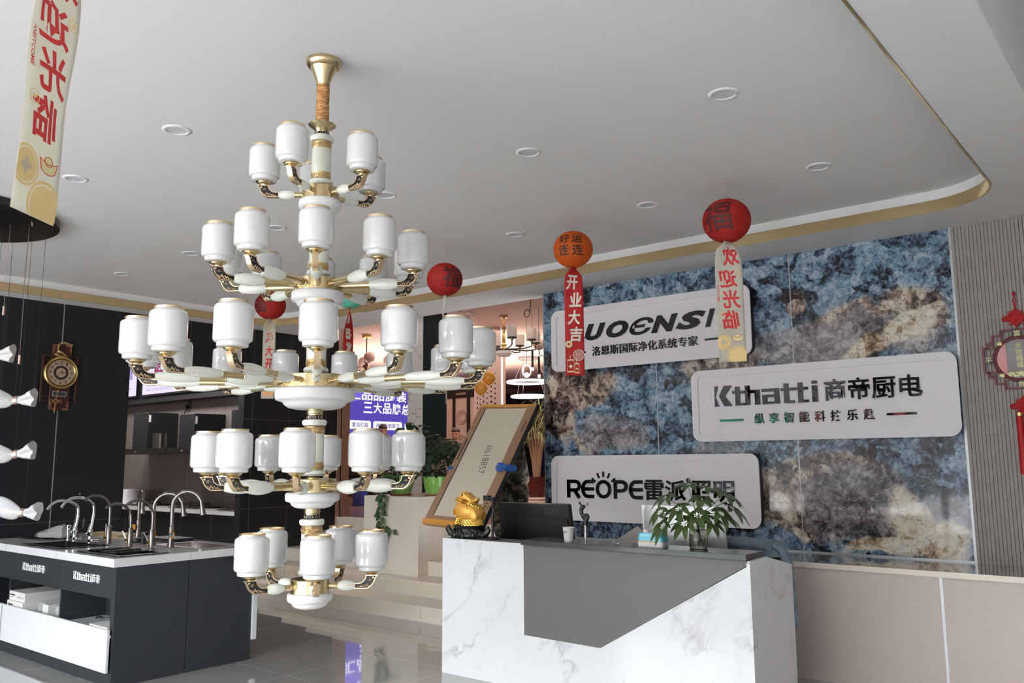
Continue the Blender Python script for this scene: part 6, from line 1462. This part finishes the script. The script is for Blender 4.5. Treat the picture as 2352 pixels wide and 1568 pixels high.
MB().sphere((0, 0, 3.55), .105, 22, 14).build('glass_globe', M_globe, wg); MB().tube([(0, 0, 3.45), (.02, 0, 3.36), (.12, .08, 3.32), (.22, .14, 3.36), (.24, .16, 3.9)], .008, 8).build('arm', M_satin, wg)
rod(MB(), 0, 0, 3.6, 3.9, .004).build('wire', M_satin, wg)
cr_ = thing('crystal_ring', 'thin pale crystal ring hanging near the showroom ceiling', 'pendant light', (-8.57, 9.28, 0))
mb = MB(); 
for k in range(40): a = 2*pi*k/40; mb.sphere((.22*cos(a), .22*sin(a), 3.84), .014, 6, 4)
mb.build('beaded_ring', M_lens, cr_); rod(MB(), .05, 0, 3.3, 3.9, .003).build('wire', M_agold, cr_)
for k in range(3): a = 2*pi*k/3; rod(MB(), .22*cos(a), .22*sin(a), 3.84, 3.9, .002).build('wire', M_agold, cr_)
tag(MB().tube([(.05+.0*i+.05*cos(i*.5)-.05, .0, 3.68+.055*sin(i*.5)) for i in range(26)]+[(.06, 0, 3.76), (.07, 0, 3.90)], .006, 6).build('cable_coil', M_rubber, loc=(-7.225, 9.18, 0)), 'loose coil of dark cable hanging from the showroom ceiling', 'cable')
# dotted column, balloons, display wall, low furniture
col_ = MB().cyl(.27, .85, 3.9, 40).box(-.30, -.27, .02, .05, .85, 3.9, 1).box(.265, .285, -.02, .01, .85, 3.9, 1)
random.seed(12)
for k, (az_, zt, n_) in enumerate(((-125, 2.75, 6), (-112, 3.05, 8), (-98, 2.85, 9), (-84, 3.3, 10), (-70, 3.1, 9), (-40, 3.35, 12), (-30, 2.5, 7), (-140, 3.2, 9))):
    for i in range(n_):
        z = zt-.085*i; a = R(az_+39); q = .011+.009*i/n_; col_.lathe([(0, 0), (q, 0)], 10, 2, T(.272*cos(a), .272*sin(a), z) @ RZ(a) @ RY(pi/2), False)
M_led3 = mat('lit_edge_strip', (.8, .7, .75), .5, emit=(1, .85, .9), es=.7)
struct(col_.build('column', [M_pinkw, M_led3, M_satin], loc=(-9.46, 10.97, 0)))
for lb, x, y, z in (('gold balloon, upper of two beside the dotted column', -8.47, 9.80, 2.90), ('gold balloon, lower of two beside the dotted column', -8.45, 9.59, 2.73)):
    t = thing('balloon', lb, 'balloon', (x, y, z), 0, 'gold balloons'); MB().lathe([(0, -.125), (.012, -.118), (.05, -.095), (.088, -.05), (.10, 0), (.094, .045), (.07, .08), (.035, .099), (0, .104)], 26).build('balloon_skin', M_balloon, t, angle=80)
    rod(MB(), 0, 0, .10, 3.9-z, .0015).build('thread', M_string, t)
dp = thing('display_wall', 'dark framed display panels with engraved circles in the showroom', 'display', (-12.5, 13.5, .8505))
mb = MB().box(-.40, .55, 0, .1, 0, 2.32).box(-.40, .55, -.02, 0, 2.15, 2.32, 1)
mb.box(-.20, -.14, -.03, 0, 0, 2.2, 1).box(.22, .30, -.03, 0, 0, 2.2, 1); mb.build('panel', [mat('taupe_display_board', (.40, .33, .30), .4), M_satin], dp, smooth=False)
mb = MB()
for z in (1.72, 1.18, .64):
    for q in (.155, .12, .085): mb.torus(q, .006, 30, 6, 0, T(.05+(.155-q)*.35, -.004, z) @ RX(pi/2))
mb.build('engraved_circle', mat('circle_line', (.25, .18, .16), .5), dp)
mb = MB(); text(mb, 'REOPE雷派照明', -.10, .18, 2.21, 2.26, -.022, .001); mb.build('lettering', M_globe, dp, smooth=False)
sh_ = thing('dark_shelving', 'dark display shelving at the far end of the showroom', 'shelving', (-15.2, 19.2, .8505))
mb = MB().box(-1.5, 2.2, .3, .4, 0, 2.75)
for z in (0, .7, 1.4, 2.1, 2.72): mb.box(-1.5, 2.2, 0, .4, z, z+.03)
for x in (-1.5, -.3, .9, 2.17): mb.box(x, x+.03, 0, .4, 0, 2.75)
mb.build('shelf_frame', M_satin, sh_, smooth=False)
random.seed(6)
for x, z, m_ in ((-1.1, 2.16, M_red), (-.8, 1.46, M_gold), (.2, 2.16, M_frost), (.55, 1.46, M_red), (1.3, 2.16, M_frost), (1.7, 1.46, M_agold)):
    tag(MB().lathe([(0, 0), (.07, 0), (.11, .10), (.09, .22), (.04, .28), (.05, .32), (0, .32)], 18).build('vase', m_, loc=(-15.2+x, 19.4, .8505+z-.03)), {M_red: 'red', M_gold: 'pink gold', M_frost: 'white', M_agold: 'dark gold'}[m_]+' vase on the far dark shelving, '+('upper' if z > 2 else 'lower')+(' shelf toward the left' if x < 0 else ' shelf toward the middle' if x < 1 else ' shelf toward the right'), 'vase', 'vases on the far shelving')
tag(MB().box(-.35, .35, -.2, .2, 0, .32).box(-.37, .37, -.22, .22, .32, .36).build('marble_bench', mat('dark_red_marble', (.08, .03, .03), .15), loc=(-13.2, 16.7, .8505), bevel=.004), 'low dark red marble bench behind the floor pot', 'bench')
tag(MB().box(-1.4, 1.4, -.3, .3, 0, .42).box(-1.4, 1.4, .1, .3, .42, .8).build('sofa', M_satin, loc=(-14.9, 13.2, .8505), bevel=.04).__class__ and bpy.data.objects['sofa'], 'low black sofa in front of the purple screen', 'sofa')
tag(MB().lathe([(0, 0), (.13, 0), (.14, .02), (.14, .26), (.11, .33), (.03, .37), (.03, .40), (0, .40)], 24).build('water_bottle', M_bluebot, loc=(-11.9, 10.2, .8505)), 'large blue water bottle on the showroom floor by screen', 'bottle')
